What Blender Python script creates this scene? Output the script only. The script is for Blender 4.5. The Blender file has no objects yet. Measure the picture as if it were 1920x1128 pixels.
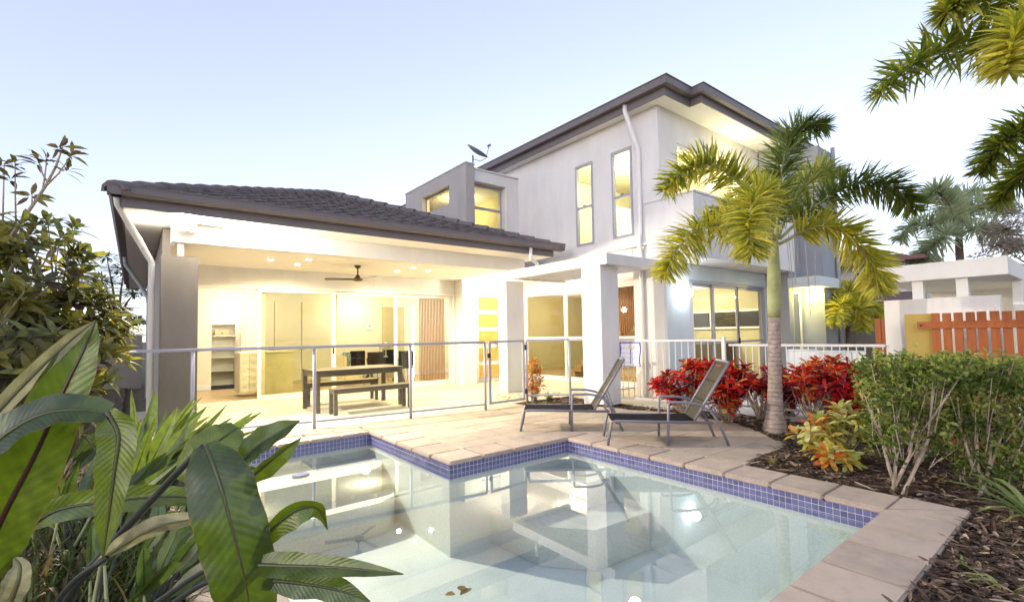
import bpy, bmesh, math, random
import numpy as np
from mathutils import Matrix, Vector
rad = math.radians
S = bpy.context.scene
C = S.collection

# ------------------------------------------------------------------ camera, sky, exposure
cam = bpy.data.objects.new('camera', bpy.data.cameras.new('camera'))
C.objects.link(cam)
rows = [[0.785325,-0.618826,-0.017834],[-0.014009,-0.046563,0.998817],[-0.618925,-0.784147,-0.045237]]
m3 = Matrix(rows).transposed()
cam.matrix_world = Matrix.Translation((0, 0, 1.350)) @ m3.to_4x4()
cam.data.sensor_width = 36
cam.data.lens = 16.8567
cam.data.shift_y = 0.010572
cam.data.clip_end = 3000
cam.data.clip_start = 0.02
S.camera = cam

W = bpy.data.worlds.new('World'); S.world = W; W.use_nodes = True
nt = W.node_tree
for n in list(nt.nodes): nt.nodes.remove(n)
wo = nt.nodes.new('ShaderNodeOutputWorld'); bg = nt.nodes.new('ShaderNodeBackground')
sky = nt.nodes.new('ShaderNodeTexSky'); sky.sky_type = 'NISHITA'; sky.sun_disc = False
sky.sun_elevation = rad(16); sky.sun_rotation = rad(245); sky.air_density = 1.0; sky.dust_density = 0.5; sky.ozone_density = 1.0
hs = nt.nodes.new('ShaderNodeHueSaturation'); hs.inputs['Saturation'].default_value = 0.58
mulc = nt.nodes.new('ShaderNodeMix'); mulc.data_type = 'RGBA'; mulc.blend_type = 'MULTIPLY'; mulc.inputs[0].default_value = 1
mulc.inputs[7].default_value = (0.985, 0.955, 1.05, 1)
nt.links.new(sky.outputs[0], hs.inputs['Color']); nt.links.new(hs.outputs[0], mulc.inputs[6])
flat = nt.nodes.new('ShaderNodeMix'); flat.data_type = 'RGBA'; flat.inputs[0].default_value = 0.42
flat.inputs[7].default_value = (1.66, 1.86, 2.34, 1)      # flat pale colour mixed in to even out and brighten the sky
nt.links.new(mulc.outputs[2], flat.inputs[6]); nt.links.new(flat.outputs[2], bg.inputs[0]); nt.links.new(bg.outputs[0], wo.inputs[0])
bg.inputs[1].default_value = 0.11

sd_ = bpy.data.lights.new('sun', 'SUN'); sd_.energy = 0.05; sd_.angle = rad(1.5); sd_.color = (1, .86, .66)
so = bpy.data.objects.new('sun', sd_); C.objects.link(so)
so.rotation_euler = Vector((math.sin(rad(245))*math.cos(rad(16)), math.cos(rad(245))*math.cos(rad(16)), math.sin(rad(16)))).to_track_quat('Z', 'Y').to_euler()
S.view_settings.view_transform = 'Standard'; S.view_settings.look = 'None'
S.view_settings.exposure = 1.85; S.view_settings.gamma = 1; S.view_settings.use_curve_mapping = False
S.cycles.max_bounces = 10; S.cycles.diffuse_bounces = 4; S.cycles.glossy_bounces = 4; S.cycles.transparent_max_bounces = 16
S.cycles.transmission_bounces = 6; S.cycles.sample_clamp_indirect = 6; S.cycles.caustics_reflective = False; S.cycles.caustics_refractive = False
S.cycles.use_denoising = True

WARM = (1.0, 0.80, 0.50)
def lamp(name, kind, loc, energy, color, size=0.05, spot=120, blend=0.5, target=None, size_y=None):
    d = bpy.data.lights.new(name, kind); d.energy = energy; d.color = color
    if kind == 'AREA':
        d.size = size
        if size_y: d.shape = 'RECTANGLE'; d.size_y = size_y
    else: d.shadow_soft_size = size
    if kind == 'SPOT': d.spot_size = rad(spot); d.spot_blend = blend
    o = bpy.data.objects.new(name, d); C.objects.link(o); o.location = loc
    if target is not None:
        o.rotation_euler = (Vector(target) - Vector(loc)).to_track_quat('-Z', 'Y').to_euler()
    return o
# interior room lights (the rooms are lit in the photograph)
for (x, y, z, e, s) in ((2.2, 13.4, 2.3, 34, .12), (5.4, 13.9, 2.3, 34, .12), (8.4, 13.2, 2.3, 34, .12), (1.98, 15.6, 1.95, 2, .05),
                        (11.4, 11.6, 2.2, 36, .12), (13.2, 8.2, 2.2, 62, .12), (10.4, 8.2, 5.5, 90, .15), (10.6, 6.7, 5.5, 80, .15), (7.45, 11.9, 5.0, 20, .08)):
    lamp('room_light', 'POINT', (x, y, z), e, (1, .92, .74) if z < 4.9 or x > 8 else (1, .80, .40), s)
# recess over the entry (bright bulkhead beside the front door) and the covered balcony
lamp('entry_light', 'POINT', (7.95, 10.2, 2.6), 42, (1, .88, .66), .06)
lamp('recess_light', 'POINT', (8.9, 8.9, 2.6), 22, (1, .86, .60), .06)
lamp('balcony_light', 'POINT', (11.2, 5.38, 4.9), 26, (1, .86, .46), .10)

# ------------------------------------------------------------------ helpers
R = random.Random(7)
NP = np.random.default_rng(11)
class MB:
    def __init__(s): s.v = []; s.f = []
    def quad(s, a, b, c, d):
        n = len(s.v); s.v += [a, b, c, d]; s.f.append((n, n+1, n+2, n+3)); return s
    def box(s, x0, x1, y0, y1, z0, z1):
        n = len(s.v)
        s.v += [(x0,y0,z0),(x1,y0,z0),(x1,y1,z0),(x0,y1,z0),(x0,y0,z1),(x1,y0,z1),(x1,y1,z1),(x0,y1,z1)]
        s.f += [tuple(n+i for i in q) for q in ((3,2,1,0),(4,5,6,7),(0,1,5,4),(1,2,6,5),(2,3,7,6),(3,0,4,7))]
        return s
    def bar(s, p, q, w, h, up=(0,0,1)):
        p = Vector(p); q = Vector(q); d = (q-p).normalized(); u = Vector(up)
        if abs(d.dot(u)) > .98: u = Vector((1,0,0))
        r = d.cross(u).normalized(); u = r.cross(d).normalized(); n = len(s.v)
        for c in (p, q):
            for a, b in ((-1,-1),(1,-1),(1,1),(-1,1)): s.v.append(tuple(c + r*a*w/2 + u*b*h/2))
        s.f += [tuple(n+i for i in t) for t in ((0,1,2,3),(7,6,5,4),(0,4,5,1),(1,5,6,2),(2,6,7,3),(3,7,4,0))]
        return s
    def tube(s, pts, rads, n=8, caps=True):
        pts = [Vector(p) for p in pts]
        if not hasattr(rads, '__len__'): rads = [rads]*len(pts)
        k0 = len(s.v); pr = None
        for i, p in enumerate(pts):
            d = (pts[min(i+1, len(pts)-1)] - pts[max(i-1, 0)]).normalized()
            if pr is None:
                u = Vector((0,0,1)) if abs(d.z) < .9 else Vector((1,0,0)); r = d.cross(u).normalized()
            else:
                r = (pr - d*pr.dot(d)).normalized()
            pr = r; u = r.cross(d)
            for j in range(n):
                a = 2*math.pi*j/n; s.v.append(tuple(p + (r*math.cos(a) + u*math.sin(a))*rads[i]))
        for i in range(len(pts)-1):
            for j in range(n):
                a = k0+i*n+j; b = k0+i*n+(j+1) % n; s.f.append((a, b, b+n, a+n))
        if caps:
            s.f.append(tuple(k0+j for j in range(n))[::-1]); e = k0+(len(pts)-1)*n; s.f.append(tuple(e+j for j in range(n)))
        return s
    def lathe(s, prof, c=(0,0,0), n=16, axis=None):
        k0 = len(s.v); M = Matrix.Identity(3)
        if axis is not None: M = Vector((0,0,1)).rotation_difference(Vector(axis)).to_matrix()
        for (r, z) in prof:
            for j in range(n):
                a = 2*math.pi*j/n; s.v.append(tuple(Vector(c) + M @ Vector((r*math.cos(a), r*math.sin(a), z))))
        for i in range(len(prof)-1):
            for j in range(n):
                a = k0+i*n+j; b = k0+i*n+(j+1) % n; s.f.append((a, b, b+n, a+n))
        s.f.append(tuple(k0+j for j in range(n))[::-1]); e = k0+(len(prof)-1)*n; s.f.append(tuple(e+j for j in range(n)))
        return s
    def prism(s, poly, z0, z1):
        n = len(poly); k = len(s.v)
        s.v += [(x, y, z0) for x, y in poly] + [(x, y, z1) for x, y in poly]
        s.f.append(tuple(range(k+n-1, k-1, -1))); s.f.append(tuple(range(k+n, k+2*n)))
        for i in range(n): s.f.append((k+i, k+(i+1) % n, k+n+(i+1) % n, k+n+i))
        return s
    def mesh(s, name, mat=None, smooth=False, bevel=0):
        me = bpy.data.meshes.new(name); me.from_pydata(s.v, [], s.f)
        if bevel:
            bm = bmesh.new(); bm.from_mesh(me)
            bmesh.ops.bevel(bm, geom=list(bm.edges), offset=bevel, segments=2, affect='EDGES', clamp_overlap=True)
            bm.to_mesh(me); bm.free()
        if mat: me.materials.append(mat)
        if smooth: me.polygons.foreach_set('use_smooth', [True]*len(me.polygons))
        me.update(); return me
    def build(s, name, mat, parent=None, smooth=False, bevel=0, loc=None):
        return link(name, s.mesh(name, mat, smooth, bevel), parent, loc)
def link(name, me, parent=None, loc=None, rot=None):
    o = bpy.data.objects.new(name, me); C.objects.link(o)
    if loc is not None: o.location = loc
    if rot is not None: o.rotation_euler = rot
    if parent is not None:
        o.parent = parent
        if parent.parent is None: o.matrix_parent_inverse = Matrix.Translation(-parent.location)
    return o
def tag(o, label=None, cat=None, group=None, kind=None):
    if label: o['label'] = label
    if cat: o['category'] = cat
    if group: o['group'] = group
    if kind: o['kind'] = kind
    return o
def thing(name, loc, label, cat, group=None):
    o = bpy.data.objects.new(name, None); o.empty_display_size = .1; C.objects.link(o); o.location = loc
    return tag(o, label, cat, group)
def kids(o): return [c for c in C.objects if c.parent is o]
def dup(root, loc, rotz, label, group=None):
    r = root.copy(); C.objects.link(r); r.location = loc; r.rotation_euler = (0, 0, rotz); r['label'] = label
    if group: r['group'] = group
    for ch in kids(root):
        c = ch.copy(); C.objects.link(c); c.parent = r
        for g in kids(ch):
            d = g.copy(); C.objects.link(d); d.parent = c
    return r
def wall_holes(mb, axis, a0, a1, u0, u1, z0, z1, holes=()):
    us = sorted({u0, u1, *[h[0] for h in holes], *[h[1] for h in holes]}); zs = sorted({z0, z1, *[h[2] for h in holes], *[h[3] for h in holes]})
    for i in range(len(us)-1):
        run = None
        for j in range(len(zs)-1):
            cu = (us[i]+us[i+1])/2; cz = (zs[j]+zs[j+1])/2
            if any(h[0] < cu < h[1] and h[2] < cz < h[3] for h in holes): continue
            if axis == 'x': mb.box(a0, a1, us[i], us[i+1], zs[j], zs[j+1])
            else: mb.box(us[i], us[i+1], a0, a1, zs[j], zs[j+1])
    return mb
# ---- many thin leaves at once
def unit(a): return a/np.maximum(np.linalg.norm(a, axis=-1, keepdims=True), 1e-9)
class Leaves:
    def __init__(s): s.V = []; s.F = []; s.T = []; s.n = 0
    def add(s, base, d, nrm, L, Wd, bend=0., grav=0., prof=((0,.12),(.35,1),(.7,.8),(1,.03)), fold=0., tint=None):
        base = np.atleast_2d(np.asarray(base, float)); N = len(base)
        d = unit(np.broadcast_to(np.asarray(d, float), (N,3))); nrm = np.broadcast_to(np.asarray(nrm, float), (N,3))
        nrm = unit(nrm - d*(nrm*d).sum(1, keepdims=True) + 1e-6); side = np.cross(d, nrm)
        B = lambda q: np.broadcast_to(np.asarray(q, float), (N,))[:, None]
        L, Wd, bend, grav = B(L), B(Wd), B(bend), B(grav)
        tint = NP.random(N) if tint is None else np.broadcast_to(np.asarray(tint, float), (N,))
        k = len(prof); c = 3 if fold else 2; rowsv = []
        for sx, w in prof:
            ctr = base + d*L*sx - nrm*bend*L*sx*sx; ctr = ctr - np.array([0,0,1.])*grav*L*sx*sx
            up = nrm*fold*w*Wd*.5
            rowsv.append(ctr - side*w*Wd*.5 + up)
            if c == 3: rowsv.append(ctr)
            rowsv.append(ctr + side*w*Wd*.5 + up)
        V = np.stack(rowsv, 1).reshape(-1, 3)
        idx = []
        for i in range(k-1):
            for j in range(c-1): idx.append((i*c+j, i*c+j+1, (i+1)*c+j+1, (i+1)*c+j))
        F = (np.arange(N)[:, None, None]*(k*c) + np.array(idx)[None]).reshape(-1, 4) + s.n
        s.V.append(V); s.F.append(F); s.T.append(np.repeat(tint, k*c)); s.n += len(V); return s
    def mesh(s, name, mat, smooth=True):
        V = np.concatenate(s.V).astype(np.float32); F = np.concatenate(s.F).astype(np.int32); T = np.concatenate(s.T).astype(np.float32)
        me = bpy.data.meshes.new(name); me.vertices.add(len(V)); me.vertices.foreach_set('co', V.ravel())
        me.loops.add(F.size); me.loops.foreach_set('vertex_index', F.ravel())
        me.polygons.add(len(F)); me.polygons.foreach_set('loop_start', np.arange(0, F.size, 4, dtype=np.int32))
        me.update(calc_edges=True)
        if smooth: me.polygons.foreach_set('use_smooth', np.ones(len(F), bool))
        a = me.attributes.new('tint', 'FLOAT', 'POINT'); a.data.foreach_set('value', T)
        me.materials.append(mat); return me
    def build(s, name, mat, parent=None, loc=None): return link(name, s.mesh(name, mat), parent, loc)
def rdir(N): return unit(NP.normal(size=(N,3)))

# ------------------------------------------------------------------ materials
def newmat(name):
    m = bpy.data.materials.new(name); m.use_nodes = True; t = m.node_tree; t.nodes.clear()
    o = t.nodes.new('ShaderNodeOutputMaterial'); return m, t, o
def N_(t, typ, **kw):
    n = t.nodes.new(typ)
    for k, v in kw.items(): setattr(n, k, v)
    return n
def mat(name, col, rough=.6, metal=0., var=.12, vscale=3., bump=.0, bscale=60., spec=.5, col2=None, island=False, stain=0., rings=0):
    m, t, o = newmat(name); L = t.links.new
    p = N_(t, 'ShaderNodeBsdfPrincipled'); L(p.outputs[0], o.inputs[0])
    p.inputs['Roughness'].default_value = rough; p.inputs['Metallic'].default_value = metal
    p.inputs['Specular IOR Level'].default_value = spec
    g = N_(t, 'ShaderNodeNewGeometry')
    nz = N_(t, 'ShaderNodeTexNoise'); nz.inputs['Scale'].default_value = vscale; nz.inputs['Detail'].default_value = 6
    L(g.outputs['Position'], nz.inputs['Vector'])
    oi = N_(t, 'ShaderNodeObjectInfo')
    a = N_(t, 'ShaderNodeMath', operation='MULTIPLY_ADD'); L(oi.outputs['Random'], a.inputs[0]); a.inputs[1].default_value = .6 if island else 0.; L(nz.outputs[0], a.inputs[2])
    r = N_(t, 'ShaderNodeValToRGB'); L(a.outputs[0], r.inputs[0])
    c1 = tuple(max(0, x*(1-var)) for x in col); c2 = col2 or tuple(min(1, x*(1+var)) for x in col)
    r.color_ramp.elements[0].position = .3; r.color_ramp.elements[1].position = .75 if not island else 1.15 if False else .95
    r.color_ramp.elements[0].color = (*c1, 1); r.color_ramp.elements[1].color = (*c2, 1)
    out = r.outputs[0]
    if stain:
        s2 = N_(t, 'ShaderNodeTexNoise'); s2.inputs['Scale'].default_value = 1.1; s2.inputs['Detail'].default_value = 9; s2.inputs['Roughness'].default_value = .7; sm_ = N_(t, 'ShaderNodeVectorMath', operation='MULTIPLY'); sm_.inputs[1].default_value = (2.4,2.4,.5) if 'render' in name or 'wall' in name else (1.6,1.6,1.6); L(g.outputs['Position'], sm_.inputs[0]); L(sm_.outputs[0], s2.inputs['Vector'])
        rr = N_(t, 'ShaderNodeValToRGB'); L(s2.outputs[0], rr.inputs[0]); rr.color_ramp.elements[0].position = .38; rr.color_ramp.elements[1].position = .62
        rr.color_ramp.elements[0].color = (1-stain,)*3+(1,); rr.color_ramp.elements[1].color = (1,1,1,1)
        mx = N_(t, 'ShaderNodeMix', data_type='RGBA', blend_type='MULTIPLY'); mx.inputs[0].default_value = 1; L(out, mx.inputs[6]); L(rr.outputs[0], mx.inputs[7]); out = mx.outputs[2]
    if rings:
        sp = N_(t, 'ShaderNodeSeparateXYZ'); L(g.outputs['Position'], sp.inputs[0])
        k1 = N_(t, 'ShaderNodeMath', operation='MULTIPLY_ADD'); L(sp.outputs[2], k1.inputs[0]); k1.inputs[1].default_value = rings; L(nz.outputs[0], k1.inputs[2])
        k2 = N_(t, 'ShaderNodeMath', operation='FRACT'); L(k1.outputs[0], k2.inputs[0])
        rr = N_(t, 'ShaderNodeValToRGB'); L(k2.outputs[0], rr.inputs[0]); rr.color_ramp.elements[0].color = (.45,.42,.42,1); rr.color_ramp.elements[1].position = .28; rr.color_ramp.elements[1].color = (1.05,1.03,1.02,1)
        mx = N_(t, 'ShaderNodeMix', data_type='RGBA', blend_type='MULTIPLY'); mx.inputs[0].default_value = 1; L(out, mx.inputs[6]); L(rr.outputs[0], mx.inputs[7]); out = mx.outputs[2]
    L(out, p.inputs['Base Color'])
    if bump:
        b = N_(t, 'ShaderNodeBump'); b.inputs['Strength'].default_value = bump; b.inputs['Distance'].default_value = .01
        n2 = N_(t, 'ShaderNodeTexNoise'); n2.inputs['Scale'].default_value = bscale; n2.inputs['Detail'].default_value = 5; L(g.outputs['Position'], n2.inputs['Vector'])
        L(n2.outputs[0], b.inputs['Height']); L(b.outputs[0], p.inputs['Normal'])
    return m
def wood(name, c1, c2, scale=(2, 30, 30), rough=.55):
    m, t, o = newmat(name); L = t.links.new
    p = N_(t, 'ShaderNodeBsdfPrincipled'); L(p.outputs[0], o.inputs[0]); p.inputs['Roughness'].default_value = rough
    tc = N_(t, 'ShaderNodeTexCoord'); mp = N_(t, 'ShaderNodeMapping'); mp.inputs['Scale'].default_value = scale; L(tc.outputs['Object'], mp.inputs[0])
    oi = N_(t, 'ShaderNodeObjectInfo'); ad = N_(t, 'ShaderNodeVectorMath', operation='ADD'); L(mp.outputs[0], ad.inputs[0])
    cb = N_(t, 'ShaderNodeMath', operation='MULTIPLY'); L(oi.outputs['Random'], cb.inputs[0]); cb.inputs[1].default_value = 50; L(cb.outputs[0], ad.inputs[1])
    nz = N_(t, 'ShaderNodeTexNoise'); nz.inputs['Scale'].default_value = 1; nz.inputs['Detail'].default_value = 8; nz.inputs['Roughness'].default_value = .65; L(ad.outputs[0], nz.inputs['Vector'])
    r = N_(t, 'ShaderNodeValToRGB'); L(nz.outputs[0], r.inputs[0]); r.color_ramp.elements[0].position = .3; r.color_ramp.elements[1].position = .7
    r.color_ramp.elements[0].color = (*c1, 1); r.color_ramp.elements[1].color = (*c2, 1); L(r.outputs[0], p.inputs['Base Color'])
    b = N_(t, 'ShaderNodeBump'); b.inputs['Strength'].default_value = .25; b.inputs['Distance'].default_value = .004; L(nz.outputs[0], b.inputs['Height']); L(b.outputs[0], p.inputs['Normal'])
    return m
def glassmat(name, tint, refl=1.0, ior=1.45, bump=0., rough=0.):
    m, t, o = newmat(name); L = t.links.new
    tr = N_(t, 'ShaderNodeBsdfTransparent'); tr.inputs[0].default_value = (*tint, 1)
    gl = N_(t, 'ShaderNodeBsdfGlossy'); gl.inputs['Roughness'].default_value = rough; gl.inputs['Color'].default_value = (.95,.97,1,1)
    fr = N_(t, 'ShaderNodeFresnel'); fr.inputs[0].default_value = ior
    mu = N_(t, 'ShaderNodeMath', operation='MULTIPLY'); L(fr.outputs[0], mu.inputs[0]); mu.inputs[1].default_value = refl; mu.use_clamp = True
    bf_ = N_(t, 'ShaderNodeNewGeometry'); iv = N_(t, 'ShaderNodeMath', operation='SUBTRACT'); iv.inputs[0].default_value = 1; L(bf_.outputs['Backfacing'], iv.inputs[1])
    m2 = N_(t, 'ShaderNodeMath', operation='MULTIPLY'); L(mu.outputs[0], m2.inputs[0]); L(iv.outputs[0], m2.inputs[1]); mu = m2
    mx = N_(t, 'ShaderNodeMixShader'); L(mu.outputs[0], mx.inputs[0]); L(tr.outputs[0], mx.inputs[1]); L(gl.outputs[0], mx.inputs[2]); L(mx.outputs[0], o.inputs[0])
    if bump:
        g = N_(t, 'ShaderNodeNewGeometry'); nz = N_(t, 'ShaderNodeTexNoise'); nz.inputs['Scale'].default_value = 2.2; nz.inputs['Detail'].default_value = 2; L(g.outputs['Position'], nz.inputs['Vector'])
        b = N_(t, 'ShaderNodeBump'); b.inputs['Strength'].default_value = bump; b.inputs['Distance'].default_value = .01; L(nz.outputs[0], b.inputs['Height'])
        L(b.outputs[0], gl.inputs['Normal']); L(b.outputs[0], fr.inputs['Normal'])
    return m
def leafmat(name, cols, trans=.35, rough=.4, spec=.4, veins=False, back=None):
    m, t, o = newmat(name); L = t.links.new
    p = N_(t, 'ShaderNodeBsdfDiffuse'); gq = N_(t, 'ShaderNodeBsdfGlossy'); gq.inputs['Roughness'].default_value = rough
    at = N_(t, 'ShaderNodeAttribute', attribute_name='tint'); r = N_(t, 'ShaderNodeValToRGB'); L(at.outputs['Fac'], r.inputs[0])
    el = r.color_ramp.elements
    el[0].color = (*cols[0], 1); el[1].color = (*cols[-1], 1)
    for i, c in enumerate(cols[1:-1], 1): el.new(i/(len(cols)-1)).color = (*c, 1)
    g = N_(t, 'ShaderNodeNewGeometry'); nz = N_(t, 'ShaderNodeTexNoise'); nz.inputs['Scale'].default_value = 25; nz.inputs['Detail'].default_value = 4; L(g.outputs['Position'], nz.inputs['Vector'])
    mr = N_(t, 'ShaderNodeMapRange'); L(nz.outputs[0], mr.inputs[0]); mr.inputs[1].default_value = .3; mr.inputs[2].default_value = .7; mr.inputs[3].default_value = .7; mr.inputs[4].default_value = 1.25
    mx = N_(t, 'ShaderNodeMix', data_type='RGBA', blend_type='MULTIPLY'); mx.inputs[0].default_value = 1; L(r.outputs[0], mx.inputs[6]); L(mr.outputs[0], mx.inputs[7])
    col = mx.outputs[2]
    if veins:
        uv = N_(t, 'ShaderNodeUVMap'); sp = N_(t, 'ShaderNodeSeparateXYZ'); L(uv.outputs[0], sp.inputs[0])
        ab = N_(t, 'ShaderNodeMath', operation='ABSOLUTE'); L(sp.outputs[0], ab.inputs[0])
        # lateral veins sweep from the midrib to the margin
        k = N_(t, 'ShaderNodeMath', operation='MULTIPLY_ADD'); L(ab.outputs[0], k.inputs[0]); k.inputs[1].default_value = -.12; L(sp.outputs[1], k.inputs[2])
        s1 = N_(t, 'ShaderNodeMath', operation='MULTIPLY'); L(k.outputs[0], s1.inputs[0]); s1.inputs[1].default_value = 150
        sn = N_(t, 'ShaderNodeMath', operation='SINE'); L(s1.outputs[0], sn.inputs[0])
        s3 = N_(t, 'ShaderNodeMath', operation='MULTIPLY'); L(k.outputs[0], s3.inputs[0]); s3.inputs[1].default_value = 37
        sn3 = N_(t, 'ShaderNodeMath', operation='SINE'); L(s3.outputs[0], sn3.inputs[0])
        sm = N_(t, 'ShaderNodeMath', operation='ADD'); L(sn.outputs[0], sm.inputs[0]); L(sn3.outputs[0], sm.inputs[1])
        mr2 = N_(t, 'ShaderNodeMapRange'); L(sm.outputs[0], mr2.inputs[0]); mr2.inputs[1].default_value = -2; mr2.inputs[2].default_value = 2; mr2.inputs[3].default_value = .88; mr2.inputs[4].default_value = 1.08
        mv = N_(t, 'ShaderNodeMix', data_type='RGBA', blend_type='MULTIPLY'); mv.inputs[0].default_value = 1; L(col, mv.inputs[6]); L(mr2.outputs[0], mv.inputs[7])
        # pale midrib
        ls = N_(t, 'ShaderNodeMath', operation='LESS_THAN'); L(ab.outputs[0], ls.inputs[0]); ls.inputs[1].default_value = .05
        mm = N_(t, 'ShaderNodeMix', data_type='RGBA'); L(ls.outputs[0], mm.inputs[0]); L(mv.outputs[2], mm.inputs[6]); mm.inputs[7].default_value = (*veins, 1)
        # browned margin and torn tip
        nb = N_(t, 'ShaderNodeTexNoise'); nb.inputs['Scale'].default_value = 14; L(g.outputs['Position'], nb.inputs['Vector'])
        e1 = N_(t, 'ShaderNodeMath', operation='MULTIPLY_ADD'); L(nb.outputs[0], e1.inputs[0]); e1.inputs[1].default_value = .10; L(ab.outputs[0], e1.inputs[2])
        gt = N_(t, 'ShaderNodeMath', operation='GREATER_THAN'); L(e1.outputs[0], gt.inputs[0]); gt.inputs[1].default_value = 1.035
        mb_ = N_(t, 'ShaderNodeMix', data_type='RGBA'); L(gt.outputs[0], mb_.inputs[0]); L(mm.outputs[2], mb_.inputs[6]); mb_.inputs[7].default_value = (.16, .10, .04, 1)
        col = mb_.outputs[2]
        bp = N_(t, 'ShaderNodeBump'); bp.inputs['Strength'].default_value = .13; bp.inputs['Distance'].default_value = .002; L(sm.outputs[0], bp.inputs['Height']); L(bp.outputs[0], p.inputs['Normal']); L(bp.outputs[0], gq.inputs['Normal'])
    L(col, p.inputs['Color'])
    tl = N_(t, 'ShaderNodeBsdfTranslucent'); hs = N_(t, 'ShaderNodeHueSaturation'); hs.inputs['Saturation'].default_value = 1.15; hs.inputs['Value'].default_value = 1.6
    L(col, hs.inputs['Color']); L(hs.outputs[0], tl.inputs[0])
    ms = N_(t, 'ShaderNodeMixShader'); ms.inputs[0].default_value = trans; L(p.outputs[0], ms.inputs[1]); L(tl.outputs[0], ms.inputs[2])
    mg = N_(t, 'ShaderNodeMixShader'); mg.inputs[0].default_value = .10*spec; L(ms.outputs[0], mg.inputs[1]); L(gq.outputs[0], mg.inputs[2]); L(mg.outputs[0], o.inputs[0])
    return m
def emit(name, col, s):
    m, t, o = newmat(name); e = N_(t, 'ShaderNodeEmission'); e.inputs[0].default_value = (*col, 1); e.inputs[1].default_value = s; t.links.new(e.outputs[0], o.inputs[0]); return m

M = {}
M['white'] = mat('white_render', (.71,.70,.70), .85, var=.05, vscale=1.5, bump=.35, bscale=160, stain=.07)
M['wall2'] = mat('bright_white_render', (.82,.80,.775), .85, var=.04, vscale=1.5, bump=.25, bscale=220, stain=.06)
M['ceiling'] = mat('ceiling_paint', (.78,.77,.74), .9, var=.02)
M['grey'] = mat('grey_render', (.155,.138,.125), .9, var=.06, vscale=2, bump=.25, bscale=220, stain=.12)
M['dormer'] = mat('stone_grey_render', (.40,.38,.37), .9, var=.05, vscale=2, bump=.25, bscale=220, stain=.1)
M['blue'] = mat('sky_tinted_white_render', (.56,.62,.66), .88, var=.04, vscale=1.5, bump=.25, bscale=220, stain=.06)  # white render with the blue cast of sky light put into its colour
M['dark_blue'] = mat('slate_render', (.30,.32,.35), .88, var=.05, vscale=1.5, bump=.2, bscale=220, stain=.06)
M['tan'] = mat('tan_wall', (.26,.23,.21), .9, var=.08, bump=.2, bscale=150)
M['gutter'] = mat('bronze_gutter', (.15,.13,.135), .45, var=.06)
M['tile'] = mat('brown_roof_tile', (.115,.095,.096), .75, var=.22, vscale=9, bump=.2, bscale=90, island=True)
M['alu'] = mat('pale_aluminium', (.70,.69,.67), .4, 0, var=.03)
M['alu_d'] = mat('grey_aluminium', (.36,.36,.42), .4, .1, var=.04)
M['pipe'] = mat('white_pipe', (.74,.73,.74), .5, var=.03)
M['glass'] = glassmat('window_glass', (.93,.95,.92))
M['tint'] = glassmat('tinted_door_glass', (.86,.84,.74), 1.0)
M['fglass'] = glassmat('fence_glass', (.95,.97,.95))
M['water'] = glassmat('pool_water', (.95,.985,.985), 1.75, 1.34, bump=.012)
M['paver'] = mat('pink_beige_paver', (.475,.38,.30), .8, var=.17, vscale=5, bump=.3, bscale=160, island=True, stain=.2)
M['coping'] = mat('sandstone_coping', (.47,.37,.30), .8, var=.15, vscale=9, bump=.35, bscale=220, island=True, stain=.2)
M['floor'] = mat('cream_floor_tile', (.50,.44,.34), .5, var=.10, vscale=4, bump=.1, bscale=80, island=True, stain=.08)
M['grout'] = mat('pale_grout', (.64,.62,.61), .9, var=.1)
M['joint'] = mat('sandy_joint', (.20,.16,.13), .95, var=.2, vscale=20)
M['ptile'] = mat('indigo_mosaic', (.115,.108,.235), .22, var=.3, vscale=7, island=True)
M['plaster'] = mat('pebble_pool_plaster', (.51,.57,.55), .8, var=.12, vscale=60, bump=.3, bscale=120, stain=.1)
M['ledge'] = mat('pool_ledge', (.50,.53,.49), .8, var=.12, vscale=50, bump=.3, bscale=120, stain=.1)
M['soil'] = mat('dry_soil', (.12,.09,.065), .95, var=.4, vscale=6, bump=.6, bscale=30)
M['mulch'] = mat('dark_mulch', (.10,.065,.045), .95, var=.6, vscale=16, bump=.9, bscale=60)
M['darkwood'] = wood('weathered_dark_wood', (.055,.042,.025), (.15,.12,.075))
M['orange'] = wood('orange_stained_timber', (.26,.055,.005), (.40,.108,.012), (30, 30, 2))
M['floorwood'] = wood('timber_floor', (.38,.24,.12), (.55,.38,.21), (2, 14, 2), .35)
M['slat'] = wood('red_timber_slat', (.30,.12,.06), (.48,.24,.12), (40, 40, 2))
M['doorwood'] = wood('honey_timber', (.55,.30,.06), (.72,.44,.12), (3, 30, 30))
M['cab'] = mat('cream_cabinet', (.70,.66,.56), .5, var=.03)
M['steel'] = mat('brushed_steel', (.5,.5,.5), .3, .9, var=.05)
M['cgrey'] = mat('grey_powder_coat', (.21,.20,.24), .45, .2, var=.06)
M['sling'] = mat('olive_sling_fabric', (.085,.072,.048), .8, spec=.15, var=.1, vscale=40, bump=.3, bscale=600)
M['sling_d'] = mat('charcoal_sling_fabric', (.018,.015,.016), .9, spec=.08, var=.15, vscale=40, bump=.3, bscale=600)
M['black'] = mat('black_plastic', (.02,.02,.022), .5, var=.1)
M['bronze'] = mat('bronze_fan', (.10,.07,.035), .4, .6, var=.1)
M['ochre'] = mat('ochre_render', (.46,.33,.09), .9, var=.06, bump=.2, bscale=200, stain=.1)
M['taupe'] = mat('taupe_wall', (.24,.22,.205), .9, var=.06, stain=.1)
M['dish'] = mat('grey_dish', (.17,.18,.24), .5, var=.06)
M['paper'] = mat('white_board', (.72,.72,.76), .5, var=.02)
M['inkblue'] = mat('blue_print', (.06,.07,.36), .5, var=.05)
M['ink'] = mat('black_print', (.03,.03,.05), .5, var=.1)
M['yellow'] = mat('yellow_print', (.8,.5,.05), .5, var=.05)
M['red'] = mat('red_print', (.5,.05,.04), .5, var=.05)
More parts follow.
